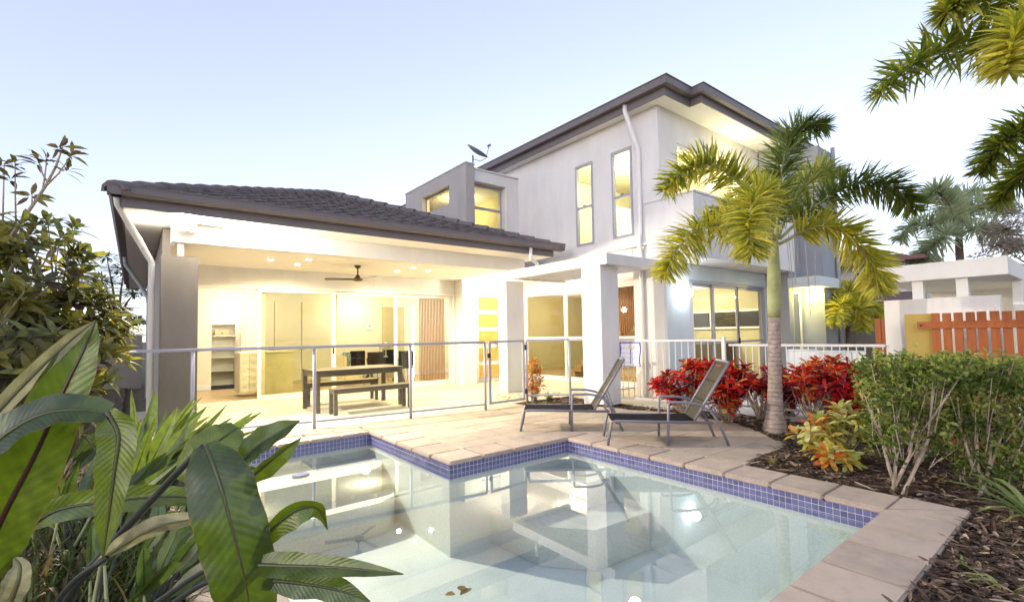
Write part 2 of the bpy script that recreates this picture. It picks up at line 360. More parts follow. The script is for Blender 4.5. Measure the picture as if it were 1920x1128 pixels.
M['lens'] = emit('lit_lens', (1,.93,.78), 30)
M['globe'] = emit('lit_globe', (.90,.97,1), 13)
M['strip'] = emit('lit_strip', (1,.95,.8), 4)
M['bark'] = mat('grey_bark', (.34,.275,.235), .9, var=.3, vscale=14, bump=.6, bscale=60, rings=17)
M['palebark'] = mat('pale_twig', (.42,.34,.27), .85, var=.25, vscale=14, bump=.5, bscale=70)
M['brownbark'] = mat('brown_bark', (.17,.12,.10), .9, var=.3, vscale=14, bump=.6, bscale=60)
M['shaft'] = mat('palm_crownshaft', (.33,.34,.15), .6, var=.25, vscale=6, bump=.2, bscale=30)
M['palm'] = leafmat('palm_leaflet', [(.07,.11,.03),(.20,.24,.05),(.66,.58,.11)], .45, .5, .3)
M['palmfar'] = leafmat('far_palm_leaflet', [(.30,.35,.20),(.40,.44,.28)], .4, .6)  # paled to put distance haze into the leaf colour
M['fig'] = leafmat('bronze_fig_leaf', [(.075,.055,.040),(.10,.10,.035),(.15,.165,.045),(.25,.22,.05)], .32, .5, .4)
M['feather'] = leafmat('feathery_foliage', [(.11,.13,.10),(.18,.20,.14)], .35, .6)
M['croton'] = leafmat('croton_leaf', [(.07,.008,.02),(.26,.008,.016),(.45,.012,.014),(.56,.035,.015),(.60,.17,.04),(.66,.48,.14)], .3, .45, .3)
M['crotony'] = leafmat('yellow_croton_leaf', [(.40,.05,.02),(.55,.20,.03),(.58,.45,.09),(.40,.46,.12),(.62,.60,.26)], .3, .45, .3)
M['hedge'] = leafmat('hedge_leaf', [(.05,.085,.02),(.12,.17,.035),(.40,.42,.11)], .42, .6, .2)
M['strap'] = leafmat('strappy_leaf', [(.05,.09,.02),(.13,.20,.045),(.30,.33,.10)], .35, .4)
M['dry'] = leafmat('dry_grass', [(.20,.14,.07),(.36,.30,.13),(.22,.26,.08)], .35, .6)
M['strel'] = leafmat('glossy_green_leaf', [(.045,.075,.02),(.085,.125,.028),(.16,.20,.045)], .36, .38, .7)
M['helic'] = leafmat('broad_green_leaf', [(.032,.055,.010),(.06,.095,.013),(.11,.15,.02)], .36, .34, .7, veins=(.11,.12,.035))
M['helicr'] = leafmat('red_ribbed_leaf', [(.05,.08,.012),(.085,.125,.016)], .32, .34, .6, veins=(.10,.035,.03))
M['helicp'] = leafmat('pale_backed_leaf', [(.22,.21,.11),(.30,.29,.17)], .3, .45, .4, veins=(.18,.17,.07))
M['stem'] = mat('dark_leaf_stem', (.035,.04,.03), .5, var=.3, vscale=20)
M['chips'] = leafmat('bark_chip', [(.05,.032,.024),(.13,.085,.06),(.23,.15,.10),(.42,.32,.23)], .0, .9, .2)
M['brownleaf'] = leafmat('brown_fallen_leaf', [(.14,.09,.03),(.25,.17,.06)], .2, .6)
M['curtain'] = mat('cream_curtain', (.75,.70,.55), .9, var=.05)
M['darkpane'] = mat('dark_night_window', (.035,.032,.03), .1, var=.1)
M['olive'] = mat('olive_wall', (.46,.42,.24), .85, var=.04)

# ------------------------------------------------------------------ ground, pool, paving
PX0, PX1, PX2 = .64, 2.66, 4.42       # pool edges
PY0, PY1, PY2 = 1.14, 4.50, 6.68
WZ = -.125
g = MB()
xs = [-400, PX0-.05, PX1+.05, PX2+.05, 400]; ys = [-400, PY0-.05, PY1+.05, PY2+.05, 400]
for i in range(4):
    for j in range(4):
        if (i == 1 and j in (1, 2)) or (i == 2 and j == 1): continue
        g.quad((xs[i],ys[j],-.12),(xs[i+1],ys[j],-.12),(xs[i+1],ys[j+1],-.12),(xs[i],ys[j+1],-.12))
tag(g.build('ground', M['soil']), kind='structure')

def coping_mesh(L, w=.42):
    b = MB(); b.box(-L/2+.003, L/2-.003, 0, w, -.05, 0); return b.mesh('coping_stone', M['coping'], bevel=.012)
cop = thing('pool_coping', (0,0,0), 'sandstone coping around the pool', None); tag(cop, kind='structure')
def cop_run(p, q, n, out):
    # stones along p->q, inner edge on the line, 'out' = direction away from the water
    p = Vector((*p, 0)); q = Vector((*q, 0)); L = (q-p).length/n; d = (q-p).normalized()
    me = coping_mesh(L); a = math.atan2(out[1], out[0]) - math.pi/2
    for i in range(n):
        c = p + d*(i+.5)*L - Vector((*out, 0))*.015
        link('coping_stone', me, cop, c + Vector((0, 0, R.uniform(-.0015, .0015))), (R.uniform(-.002,.002), R.uniform(-.002,.002), a + R.uniform(-.003,.003)))
cop_run((PX2, PY0), (PX2, PY1+.40), 9, (1, 0))
cop_run((PX0, PY0-.0), (PX2+.0, PY0-.0), 9, (0, -1))
cop_run((PX0, PY0), (PX0, PY2), 13, (-1, 0))
cop_run((PX0, PY2), (PX1+.40, PY2), 6, (0, 1))
cop_run((PX1, PY1+.405), (PX1, PY2), 4, (1, 0))
cop_run((PX1, PY1), (PX2, PY1), 4, (0, 1))
for (x, y, sx, sy) in ((PX2, PY0, 1, -1), (PX0, PY0, -1, -1)):          # mitred corner stones
    for k in range(2):
        tri = [(0,0),(.405*sx,0),(.405*sx,.405*sy)] if k == 0 else [(0,0),(.405*sx,.405*sy),(0,.405*sy)]
        c = Vector((sum(p[0] for p in tri)/3, sum(p[1] for p in tri)/3, 0))
        poly = [tuple((Vector((*p,0))-c).xy*.985) for p in tri]
        if (poly[1][0]-poly[0][0])*(poly[2][1]-poly[0][1])-(poly[1][1]-poly[0][1])*(poly[2][0]-poly[0][0]) < 0: poly.reverse()
        MB().prism(poly, -.05, 0).build('coping_stone', M['coping'], cop, bevel=.006, loc=(x+c.x, y+c.y, 0))
# pool shell
sh = MB(); zf = -1.0
zb = -.052
for (a, b) in (((PX0,PY0),(PX2,PY0)), ((PX2,PY0),(PX2,PY1)), ((PX2,PY1),(PX1,PY1)), ((PX1,PY1),(PX1,PY2)), ((PX1,PY2),(PX0,PY2)), ((PX0,PY2),(PX0,PY0))):
    sh.quad((*a, zf), (*b, zf), (*b, -.20), (*a, -.20))
sh.quad((PX0,PY0,zf),(PX2,PY0,zf),(PX2,PY1,zf),(PX0,PY1,zf)); sh.quad((PX0,PY1,zf),(PX1,PY1,zf),(PX1,PY2,zf),(PX0,PY2,zf))
pool = tag(sh.build('pool', M['plaster']), kind='structure')
gr = MB()
for (a, b) in (((PX0,PY0),(PX2,PY0)), ((PX2,PY0),(PX2,PY1)), ((PX2,PY1),(PX1,PY1)), ((PX1,PY1),(PX1,PY2)), ((PX1,PY2),(PX0,PY2)), ((PX0,PY2),(PX0,PY0))):
    gr.quad((*a, -.20), (*b, -.20), (*b, zb), (*a, zb))
gr.build('grout_band', M['grout'], pool)
T = .0505
tme = MB().box(-T/2+.003, T/2-.003, -.004, .004, -T/2+.003, T/2-.003).mesh('pool_tile', M['ptile'], bevel=.0015)
stuff_t = MB(); ntile = 0
def tile_run(p, q, ang, single):
    global ntile
    p = Vector((*p, 0)); q = Vector((*q, 0)); L = (q-p).length; n = int(L/T); d = (q-p)/n
    for i in range(n):
        for k in range(3):
            c = p + d*(i+.5) + Vector((0, 0, zb - T*(k+.5) + .01))
            if single and ntile < 298 and k < 2:
                link('pool_tile', tme, pool, c, (R.uniform(-.01,.01), 0, ang)); ntile += 1
            else:
                if ang: stuff_t.box(c.x-.004, c.x+.004, c.y-T/2+.003, c.y+T/2-.003, c.z-T/2+.003, c.z+T/2-.003)
                else: stuff_t.box(c.x-T/2+.003, c.x+T/2-.003, c.y-.004, c.y+.004, c.z-T/2+.003, c.z+T/2-.003)
tile_run((PX2, PY0), (PX2, PY1), math.pi/2, True); tile_run((PX1, PY1), (PX2, PY1), 0, True); tile_run((PX1, PY1), (PX1, PY2), math.pi/2, True)
tile_run((PX0, PY2), (PX1, PY2), 0, False); tile_run((PX0, PY0), (PX0, PY2), math.pi/2, False)
st = stuff_t.build('pool_tiles', M['ptile'], pool); st['kind'] = 'stuff'
def rounded(x0, x1, y0, y1, r, corner):
    pts = []
    for k, (cx_, cy_, a0) in enumerate(((x1, y0, -90), (x1, y1, 0), (x0, y1, 90), (x0, y0, 180))):
        if k in corner:
            sx = -1 if cx_ == x1 else 1; sy = -1 if cy_ == y1 else 1
            for a in range(0, 91, 10): pts.append((cx_+sx*r+r*math.cos(rad(a0+a)), cy_+sy*r+r*math.sin(rad(a0+a))))
        else: pts.append((cx_, cy_))
    return pts
MB().prism(rounded(PX0+.003, PX1-.003, PY2-.75, PY2-.003, .42, (0,)), zf+.004, -.34).build('pool_step', M['ledge'], pool)
MB().prism(rounded(PX0+.003, PX1-.003, PY2-1.15, PY2-.753, .42, (0,)), zf+.004, -.62).build('pool_step', M['ledge'], pool)
MB().prism([(3.75,4.0),(4.0,3.75),(4.417,3.72),(4.417,4.497),(3.72,4.497)], zf+.004, -.32).build('pool_seat', M['ledge'], pool)
MB().prism([(3.25,3.75),(3.6,3.3),(4.417,3.25),(4.417,3.717),(4.0,3.745),(3.745,3.998),(3.715,4.497),(3.2,4.497)], zf+.004, -.6).build('pool_seat', M['ledge'], pool)
w = MB(); e = .002
nx = 1
w.quad((PX0+e,PY0+e,WZ),(PX2-e,PY0+e,WZ),(PX2-e,PY1-e,WZ),(PX0+e,PY1-e,WZ)); w.quad((PX0+e,PY1-e,WZ),(PX1-e,PY1-e,WZ),(PX1-e,PY2-e,WZ),(PX0+e,PY2-e,WZ))
tag(w.build('water', M['water']), kind='structure')
o = MB().lathe([(.0,-.012),(.075,-.012),(.085,0),(.075,.012),(.03,.016),(.0,.016)], (0,0,0), 20).build('pool_fitting', M['inkblue'], smooth=False, loc=(1.62, 6.26, -.322)); o.scale = (1.25, .9, 1)
tag(o, 'round blue pool fitting on the submerged back step', 'pool fitting')
lf = Leaves(); lf.add([(0,0,0),(.03,.02,.002),(-.02,.02,.003)], [(1,.3,.05),(.3,1,.1),(-.8,.5,.1)], (0,0,1), [.10,.07,.06], .05, .1, fold=.25)
tag(lf.build('fallen_leaf', M['brownleaf'], loc=(1.47, 2.38, WZ+.006)), 'brown crumpled leaf floating on the pool water', 'leaf')

# deck pavers
deck = tag(MB().box(3.0,6.75,4.88,7.37,-.055,-.042).box(.25,2.998,7.06,7.37,-.055,-.042).box(4.83,6.8,2.44,4.878,-.055,-.042).build('pool_deck', M['joint']), kind='structure')
DECK = [(PX1+.405, PY1+.405), (4.84, PY1+.405), (4.84, 2.42), (6.0, 2.48), (6.42, 2.95), (6.85, 3.5), (7.02, 4.7), (6.75, 5.3), (6.72, 5.85), (6.72, 6.40), (6.2, 6.7), (5.82, 6.95), (5.82, 7.36), (.25, 7.36), (.25, PY2+.405), (PX1+.405, PY2+.405)]
def inside(x, y, P):
    c = False; j = len(P)-1
    for i in range(len(P)):
        if (P[i][1] > y) != (P[j][1] > y) and x < (P[j][0]-P[i][0])*(y-P[i][1])/(P[j][1]-P[i][1])+P[i][0]: c = not c
        j = i
    return c
def clip(poly, x0, x1, y0, y1):
    for ax, val, sgn in ((0,x0,1),(0,x1,-1),(1,y0,1),(1,y1,-1)):
        out = []
        for i in range(len(poly)):
            a, b = poly[i-1], poly[i]; da = (a[ax]-val)*sgn; db = (b[ax]-val)*sgn
            if (da >= 0) != (db >= 0):
                k = da/(da-db); out.append((a[0]+(b[0]-a[0])*k, a[1]+(b[1]-a[1])*k))
            if db >= 0: out.append(b)
        poly = out
        if len(poly) < 3: return []
    return poly
PW, PL = .40, .60
pm = MB().box(.003-PL/2, PL/2-.003, .003-PW/2, PW/2-.003, -.04, 0).mesh('paver', M['paver'], bevel=.003)
row = 0; y = 2.40
BIG = MB()
while y < 7.4:
    x = .25 - (row % 2)*PL/2
    while x < 7.2:
        cs = [(x+.01,y+.01),(x+PL-.01,y+.01),(x+PL-.01,y+PW-.01),(x+.01,y+PW-.01)]
        ins = [inside(*c, DECK) for c in cs]
        z = R.uniform(-.0015, .0015)
        if all(ins): link('paver', pm, deck, (x+PL/2, y+PW/2, z), (R.uniform(-.002,.002), R.uniform(-.002,.002), 0))
        elif any(ins) or inside(x+PL/2, y+PW/2, DECK):
            # cut paver: convex pieces of the deck rectangle set (approximate the cut by halves)
            for hx in range(12):
                for hy in range(8):
                    a0 = x+hx*PL/12; b0 = y+hy*PW/8
                    if inside(a0+PL/24, b0+PW/16, DECK): BIG.box(a0+(.003 if hx == 0 else 0), a0+PL/12-(.003 if hx == 11 else 0), b0+(.003 if hy == 0 else 0), b0+PW/8-(.003 if hy == 7 else 0), -.04, z-.0005)
        x += PL
    y += PW; row += 1
bo = BIG.build('cut_pavers', M['paver'], deck); bo['kind'] = 'stuff'
# patio floor
pf = tag(MB().box(.3, 9.6, 7.42, 11.5, -.08, -.02).build('patio_floor', M['joint']), kind='structure')
fm = MB().box(-.297, .297, -.297, .297, -.018, 0).mesh('floor_tile', M['floor'], bevel=.003)
for i in range(16):
    for j in range(7):
        x = .0+.6*i+.3; y = 7.36+.6*j+.3
        if x > 9.4 or y > 11.45: continue
        link('floor_tile', fm, pf, (x, y, R.uniform(-.001,.001)))
for i in range(4):
    for j in range(4): link('floor_tile', fm, pf, (7.55+.6*i, 5.2+.6*j-.04, R.uniform(-.001,.001)-.001)) if 5.2+.6*j < 7.2 else None
tag(MB().box(7.28, 20, 1.0, 4.86, -.09, -.03).build('side_path', M['grout']), kind='structure')
tag(MB().box(9.7, 20, 4.86, 5.6, -.09, -.031).build('side_path', M['grout']), kind='structure')

def mulch_bed(name, poly, n=26, zmax=.035):
    xs_ = [p[0] for p in poly]; ys_ = [p[1] for p in poly]; b = MB(); st_ = .09
    idx = {}
    nx_ = int((max(xs_)-min(xs_))/st_)+2; ny_ = int((max(ys_)-min(ys_))/st_)+2
    def vid(i, j):
        if (i, j) not in idx:
            x = min(xs_)+i*st_; y = min(ys_)+j*st_
            idx[(i, j)] = len(b.v); b.v.append((x+R.uniform(-.02,.02), y+R.uniform(-.02,.02), -.05+R.random()*zmax))
        return idx[(i, j)]
    for i in range(nx_):
        for j in range(ny_):
            if any(inside(min(xs_)+(i+a_)*st_, min(ys_)+(j+b_)*st_, poly) for a_ in (0,1) for b_ in (0,1)): b.f.append((vid(i,j), vid(i+1,j), vid(i+1,j+1), vid(i,j+1)))
    return tag(b.build(name, M['mulch'], smooth=True), kind='structure')
BED1 = [(4.86,-2.2),(8.0,-2.2),(8.0,2.2),(7.85,3.2),(7.78,4.2),(7.3,5.8),(6.75,5.8),(6.78,5.3),(7.05,4.7),(6.88,3.5),(6.45,2.95),(6.02,2.50),(4.86,2.44)]
BED2 = [(5.85,6.98),(6.2,6.72),(6.72,6.40),(7.5,6.40),(7.5,8.7),(6.1,8.62),(5.9,7.9)]
BED3 = [(4.86,-2.2),(4.86,.72),(.2,.72),(.2,-2.2)]
BED4 = [(-6,-2.2),(.2,-2.2),(.2,7.2),(-.2,9.2),(-.2,20),(-6,20)]
for nm, bd in (('garden_bed', BED1), ('garden_bed', BED2), ('garden_bed', BED3), ('garden_bed', BED4)): mulch_bed(nm, bd)
ch = Leaves()
def chips(poly, n, hide=None):
    xs_ = [p[0] for p in poly]; ys_ = [p[1] for p in poly]; pts = []
    while len(pts) < n:
        x = R.uniform(min(xs_), max(xs_)); y = R.uniform(min(ys_), max(ys_))
        if inside(x, y, poly): pts.append((x, y, -.03+R.random()*.028))
    N = len(pts); a = NP.random(N)*6.28
    d = np.stack([np.cos(a), np.sin(a), NP.normal(size=N)*.18], 1); nr = np.array([0,0,1.]) + NP.normal(size=(N,3))*.35
    ch.add(np.array(pts), d, nr, .03+NP.random(N)**2*.13, .008+NP.random(N)*.02, 0, prof=((0,.5),(.3,1),(.8,.9),(1,.35)), fold=.5, tint=NP.random(N)**1.6)
chips([(4.86,-.6),(7.3,-.6),(7.6,2.2),(7.6,4.2),(7.2,5.8),(6.78,5.75),(7.05,4.7),(6.88,3.5),(6.45,2.95),(6.02,2.50),(4.86,2.44)], 9000)
chips([(2.6,-.2),(4.86,-.2),(4.86,.72),(2.6,.72)], 4000); chips(BED2, 900); chips([(-1.6,.4),(.2,.4),(.2,7),(-1.6,7)], 1500)
tag(ch.build('bark_mulch', M['chips']), kind='stuff')

# ------------------------------------------------------------------ the house
H = thing('house', (.3, 8.9, 0), 'two storey white rendered house with dark tiled roofs and a lit covered patio', 'house')
def hp(name, mb, m, label=None, **k):
    o = mb.build(name, M[m], H, **k)
    if label: o['label'] = label
    return o
# patio wing
hp('pier', MB().box(.31, .78, 8.88, 9.36, 0, 2.63), 'grey', 'grey rendered pier at the left end of the patio', bevel=.004)
hp('post', MB().box(.52, .60, 9.0, 9.08, 2.63, 2.839), 'pipe')
hp('wall', MB().box(.34, .46, 9.362, 21, 0, 3.12), 'tan', 'tan side wall')
hp('beam', MB().box(.43, 7.40, 8.85, 9.05, 2.84, 3.128), 'white')
hp('ceiling', MB().box(.47, 9.49, 9.052, 11.398, 2.842, 2.9).box(8.42, 9.49, 5.92, 9.048, 2.842, 2.9), 'ceiling')
hp('soffit', MB().box(.3385, .469, 8.851, 9.36, 3.131, 3.144).box(-.13, 7.70, 8.20, 8.848, 3.13, 3.145).box(-.13, .338, 8.85, 21, 3.13, 3.145).box(7.402, 7.70, 8.85, 10.2, 3.13, 3.145), 'ceiling')
hp('fascia', MB().box(-.155, 7.72, 8.17, 8.195, 3.127, 3.27).box(-.155, -.132, 8.2, 21, 3.127, 3.27).box(7.702, 7.725, 8.2, 10.2, 3.127, 3.27), 'gutter')
def gut(mb, pts):   # open quad-profile gutter along a polyline of (x,y), outward side given by normal
    for (p, q, n) in pts:
        p = Vector((*p, 0)); q = Vector((*q, 0)); n = Vector((*n, 0))
        prof = [(0, 3.262), (.10, 3.262), (.135, 3.30), (.135, 3.385), (.145, 3.385), (.145, 3.397), (.12, 3.397), (.12, 3.31), (.0, 3.30)]
        k = len(mb.v); m_ = len(prof)
        for c in (p, q): mb.v += [tuple(c + n*a + Vector((0,0,z))) for a, z in prof]
        for i in range(m_): mb.f.append((k+i, k+(i+1) % m_, k+m_+(i+1) % m_, k+m_+i))
        mb.f.append(tuple(range(k, k+m_))); mb.f.append(tuple(range(k+2*m_-1, k+m_-1, -1)))
gt = MB(); gut(gt, [((-.30, 8.168), (7.93, 8.168), (0, -1)), ((-.157, 8.03), (-.157, 21), (-1, 0))])
hp('gutter', gt, 'gutter')
# hip roof
tp = .385; ex0, ex1, ey, ez = -.25, 8.02, 8.10, 3.36; ax = (ex0+ex1)/2; ay = ey+(ex1-ex0)/2; az = ez+tp*(ay-ey)
rf = MB(); rf.v += [(ex0,ey,ez),(ex1,ey,ez),(ax,ay,az),(ax,24,az),(ex0,24,ez),(ex1,24,ez)]
rf.f += [(0,1,2),(0,2,3,4),(1,5,3,2)]
roof = hp('roof', rf, 'tile')
TW, TG = .31, .30
def tile_mesh():
    b = MB(); n = 6; L = .38
    prof = [(-TW/2, .004), (-TW/2+.03, .015), (-.05, .006), (.05, .006), (TW/2-.03, .015), (TW/2-.003, .004)]
    for yy, lift in ((0, .014), (L, .0)):
        for (x, z) in prof: b.v.append((x, yy, z+lift))
    for (x, z) in prof: b.v.append((x, 0, z+lift-.022 if False else .0))
    for i in range(n-1):
        b.f.append((i, i+1, n+i+1, n+i)); b.f.append((2*n+i, 2*n+i+1, i+1, i))
    return b.mesh('roof_tile', M['tile'])
tm = tile_mesh(); sl = math.atan(tp); nrow = int((ay-ey)/TG)
for r_ in range(nrow):
    yy = ey + r_*TG - .05; off = r_*TG; wdt = (ex1-off) - (ex0+off); n = int(wdt/TW)
    if n < 1: continue
    x0 = ax - n*TW/2 + (TW/2 if True else 0) + ((r_ % 2)-.5)*.06
    for i in range(n):
        link('roof_tile', tm, roof, (x0+i*TW, yy, ez+tp*(yy-ey)+.012+R.uniform(-.001,.001)), (sl-.045+R.uniform(-.003,.003), R.uniform(-.004,.004), R.uniform(-.004,.004)))
def cap_mesh():
    b = MB(); L = .42
    for yy, k in ((0, 1.12), (L, .95)):
        for a in range(0, 181, 36): b.v.append((.165*k*math.cos(rad(a)), yy, .125*k*math.sin(rad(a))-.075))
    for a in range(0, 181, 36): b.v.append((.14*math.cos(rad(a)), 0, .09*math.sin(rad(a))-.075))
    for i in range(5): b.f.append((i+1, i, 6+i, 7+i)); b.f.append((12+i, i, i+1, 13+i))
    return b.mesh('hip_cap', M['tile'], smooth=False)
cm = cap_mesh()
for sx, xa in ((1, ex0), (-1, ex1)):
    p = Vector((xa, ey-.02, ez+.03)); q = Vector((ax, ay, az+.05)); d = (q-p); n = int(d.length/.36)
    yaw = math.atan2(-d.x, d.y); pit = math.asin(d.z/d.length)
    for i in range(n): link('hip_cap', cm, roof, p + d*(i/n), (pit-.03, 0, yaw + R.uniform(-.01,.01)))
# white downpipes of the patio roof
hp('downpipe', MB().tube([(-.20,8.22,3.27),(-.19,8.30,3.18),(.14,8.95,2.62),(.20,9.02,2.52),(.20,9.02,0)], .045, 10), 'pipe', smooth=True)
hp('downpipe', MB().tube([(6.976,8.120,3.282),(6.970,8.120,3.028),(7.45,8.45,2.98),(7.45,8.5,2.79)], .04, 10), 'pipe', smooth=True)
hp('downpipe', MB().tube([(-.18,14.0,3.27),(-.17,14.1,3.1),(.24,14.2,2.4),(.27,14.2,2.2),(.27,14.2,0)], .045, 8), 'dark_blue', smooth=True)
# floodlight
fl = thing('floodlight', (.62, 8.72, 3.0), 'bright lit floodlight under the left eave of the patio roof', 'floodlight')
MB().box(.50,.74,8.68,8.80,2.99,3.10).build('housing', M['pipe'], fl, bevel=.008)
MB().bar((.62,8.80,3.06),(.62,8.85,3.06),.04,.04).build('bracket', M['pipe'], fl)
MB().box(.52,.72,8.666,8.678,3.0,3.09).build('lens', M['lens'], fl)
lamp('floodlight_beam', 'SPOT', (.62, 8.63, 3.04), 640, (1,.90,.72), .06, 150, .5, target=(5.5, 3.5, 1.6))
lamp('soffit_fill', 'POINT', (.14, 8.80, 2.86), 5, (1,.90,.72), .05)  # added fill lamp without a fitting, brightens the left soffit
# sliding doors of the patio
wall_b = MB(); wall_holes(wall_b, 'y', 11.40, 11.54, .462, 9.60, 0, 2.84, [(.47, 6.96, 0, 2.47), (7.77, 8.50, 0, 2.55)])
hp('wall', wall_b, 'white')
hp('wall', MB().box(6.975, 7.42, 11.0, 11.398, 0, 2.838), 'white')
def frame_y(y0, y1, x0, x1, z0, z1, t=.045):
    return MB().box(x0, x1, y0, y1, z0, z0+t).box(x0, x1, y0, y1, z1-t, z1).box(x0, x0+t, y0, y1, z0+t, z1-t).box(x1-t, x1, y0, y1, z0+t, z1-t)
def frame_x(x0, x1, y0, y1, z0, z1, t=.045):
    return MB().box(x0, x1, y0, y1, z0, z0+t).box(x0, x1, y0, y1, z1-t, z1).box(x0, x1, y0, y0+t, z0+t, z1-t).box(x0, x1, y1-t, y1, z0+t, z1-t)
sd = hp('sliding_door', frame_y(11.36, 11.50, .472, 6.955, .003, 2.468, .05), 'alu')
for (a, b, yy, gl) in ((2.07, 3.70, 11.38, 'tint'), (2.16, 3.78, 11.47, 'glass'), (3.655, 5.27, 11.425, 'tint'), (5.22, 6.90, 11.47, 'glass')):
    f = frame_y(yy, yy+.035, a, b, .055, 2.416, .075).build('door_leaf', M['alu'], sd)
    MB().box(a+.076, b-.076, yy+.014, yy+.02, .132, 2.34).build('door_pane', M[gl], sd)
MB().bar((3.66,11.37,.95),(3.66,11.37,1.15),.02,.03).build('door_handle', M['black'], sd)
# front door of timber boards and lit glass strips
fd = hp('front_door', MB().box(7.775, 8.495, 11.46, 11.50, .003, 2.545), 'paper')
for i in range(5):
    z0 = .10+.49*i; MB().box(7.79, 8.48, 11.43, 11.458, z0, z0+.36).build('door_board', M['doorwood'], fd)
MB().bar((8.42,11.41,.95),(8.42,11.41,1.15),.03,.03).build('door_handle', M['steel'], fd)
# glazed wall to the right of the entry
hp('bulkhead', MB().box(9.50, 9.60, 6.42, 11.398, 2.58, 2.84), 'white')
gw = hp('glass_wall', frame_x(9.47, 9.60, 6.43, 11.39, .003, 2.577, .05), 'alu')
for (a, b, xx) in ((9.60, 11.34, 9.49), (7.95, 9.66, 9.535), (6.48, 8.0, 9.49)):
    f = frame_x(xx, xx+.04, a, b, .055, 2.525, .07); f.box(xx, xx+.04, a+.072, b-.072, 1.17, 1.235); f.build('glazing_frame', M['alu'], gw)
    MB().box(xx+.015, xx+.021, a+.072, b-.072, .13, 1.168).build('window_pane', M['tint'], gw); MB().box(xx+.015, xx+.021, a+.072, b-.072, 1.237, 2.45).build('window_pane', M['tint'], gw)
# ground floor right
hp('wall', MB().box(8.40, 9.46, 5.68, 6.42, 0, 3.0), 'white')
fw_ = MB(); wall_holes(fw_, 'y', 5.62, 5.678, 8.40, 12.80, 0, 2.755, [(9.24, 12.78, 0, 2.43)])
hp('wall', fw_, 'blue', 'white rendered wall tinted for blue skylight beside the corner sliding doors')
sd2 = hp('sliding_door', frame_y(5.655, 5.80, 9.245, 12.775, .003, 2.425, .05), 'alu_d')
for (a, b, yy) in ((9.29, 10.40, 5.74), (10.30, 11.48, 5.69), (11.40, 12.73, 5.69)):
    frame_y(yy, yy+.04, a, b, .055, 2.372, .06).box(a+.062, b-.062, yy, yy+.04, 1.04, 1.085).build('door_leaf', M['alu_d'], sd2)
    MB().box(a+.062, b-.062, yy+.016, yy+.022, .12, 1.038).build('door_pane', M['glass'], sd2); MB().box(a+.062, b-.062, yy+.016, yy+.022, 1.087, 2.31).build('door_pane', M['glass'], sd2)
MB().box(11.42, 11.45, 5.66, 5.688, .95, 1.15).build('door_handle', M['black'], sd2)
# projecting room on the far right with its canopy
hp('wall', MB().box(12.80, 13.0, 5.08, 5.66, 0, 5.99), 'dark_blue', 'slate grey side wall of the projecting room')
hp('wall', MB().box(13.0, 13.02, 5.08, 5.14, 0, 5.99).box(13.02, 13.58, 5.08, 5.14, 2.30, 5.99).box(13.58, 14.5, 4.56, 5.14, 0, 5.99), 'dark_blue')
nd = hp('narrow_door', frame_y(5.09, 5.13, 13.022, 13.578, .003, 2.298, .05), 'alu'); MB().box(13.07, 13.53, 5.105, 5.112, .055, 2.245).build('door_pane', M['glass'], nd)
lamp('room_light', 'POINT', (13.3, 5.42, 2.1), 14, (1,.88,.5), .05)
hp('canopy', MB().box(12.76, 14.15, 4.40, 5.078, 2.36, 2.60), 'blue')
lamp('canopy_light', 'POINT', (13.3, 4.75, 2.26), 10, (1,.80,.22), .03)
hp('downpipe', MB().tube([(14.45,4.50,6.1),(14.45,4.50,0)], .05, 8), 'dark_blue', smooth=True)
# floor slab, balcony
hp('floor_slab', MB().box(8.42, 15.5, 5.70, 15.5, 2.905, 3.10), 'white')
hp('cornice', MB().box(8.34, 8.398, 5.60, 12.5, 3.14, 3.20).box(8.40, 8.419, 6.425, 12.5, 2.845, 3.14), 'white')
hp('balcony_slab', MB().box(8.40, 12.798, 4.97, 5.618, 2.765, 2.94), 'white')
hp('parapet', MB().box(8.36, 8.46, 5.05, 6.02, 2.76, 4.0).box(8.36, 12.90, 4.94, 5.05, 2.76, 4.0), 'white')
hp('parapet_cap', MB().box(8.34, 8.48, 5.07, 6.04, 4.002, 4.04).box(8.34, 12.92, 4.92, 5.068, 4.002, 4.04), 'white')
# upper storey
uw = MB(); wall_holes(uw, 'x', 8.40, 8.52, 5.70, 16.0, 3.145, 5.998, [(6.37, 6.93, 3.41, 5.36), (7.495, 8.05, 3.41, 5.36), (10.55, 13.4, 4.10, 5.35)])
hp('wall', uw, 'white')
uf = MB(); wall_holes(uf, 'y', 5.70, 5.82, 8.522, 14.4, 3.105, 5.998, [(9.05, 11.6, 3.12, 5.36)])
hp('wall', uf, 'white')
for (a, b) in ((6.37, 6.93), (7.495, 8.05)):
    win = hp('window', frame_x(8.38, 8.47, a, b, 3.41, 5.36, .05).box(8.40, 8.44, a+.05, b-.05, 4.30, 4.35), 'alu_d')
    MB().box(8.418, 8.424, a+.052, b-.052, 4.352, 5.308).build('window_pane', M['glass'], win); MB().box(8.408, 8.414, a+.052, b-.052, 3.462, 4.298).build('window_pane', M['glass'], win)
    MB().box(8.385, 8.40, (a+b)/2-.04, (a+b)/2+.04, 4.352, 4.372).build('latch', M['black'], win)
bd = hp('balcony_door', frame_y(5.72, 5.80, 9.055, 11.595, 3.122, 5.358, .06).box(10.3, 10.36, 5.72, 5.8, 3.182, 5.298), 'alu'); MB().box(9.117, 11.53, 5.755, 5.761, 3.19, 5.29).build('door_pane', M['glass'], bd)
sf = MB(); U = [(8.16,5.36),(9.05,5.36),(9.05,5.10),(15.2,5.10),(15.2,17),(8.16,17)]
sf.prism(U, 6.0, 6.015); hp('soffit', sf, 'ceiling')
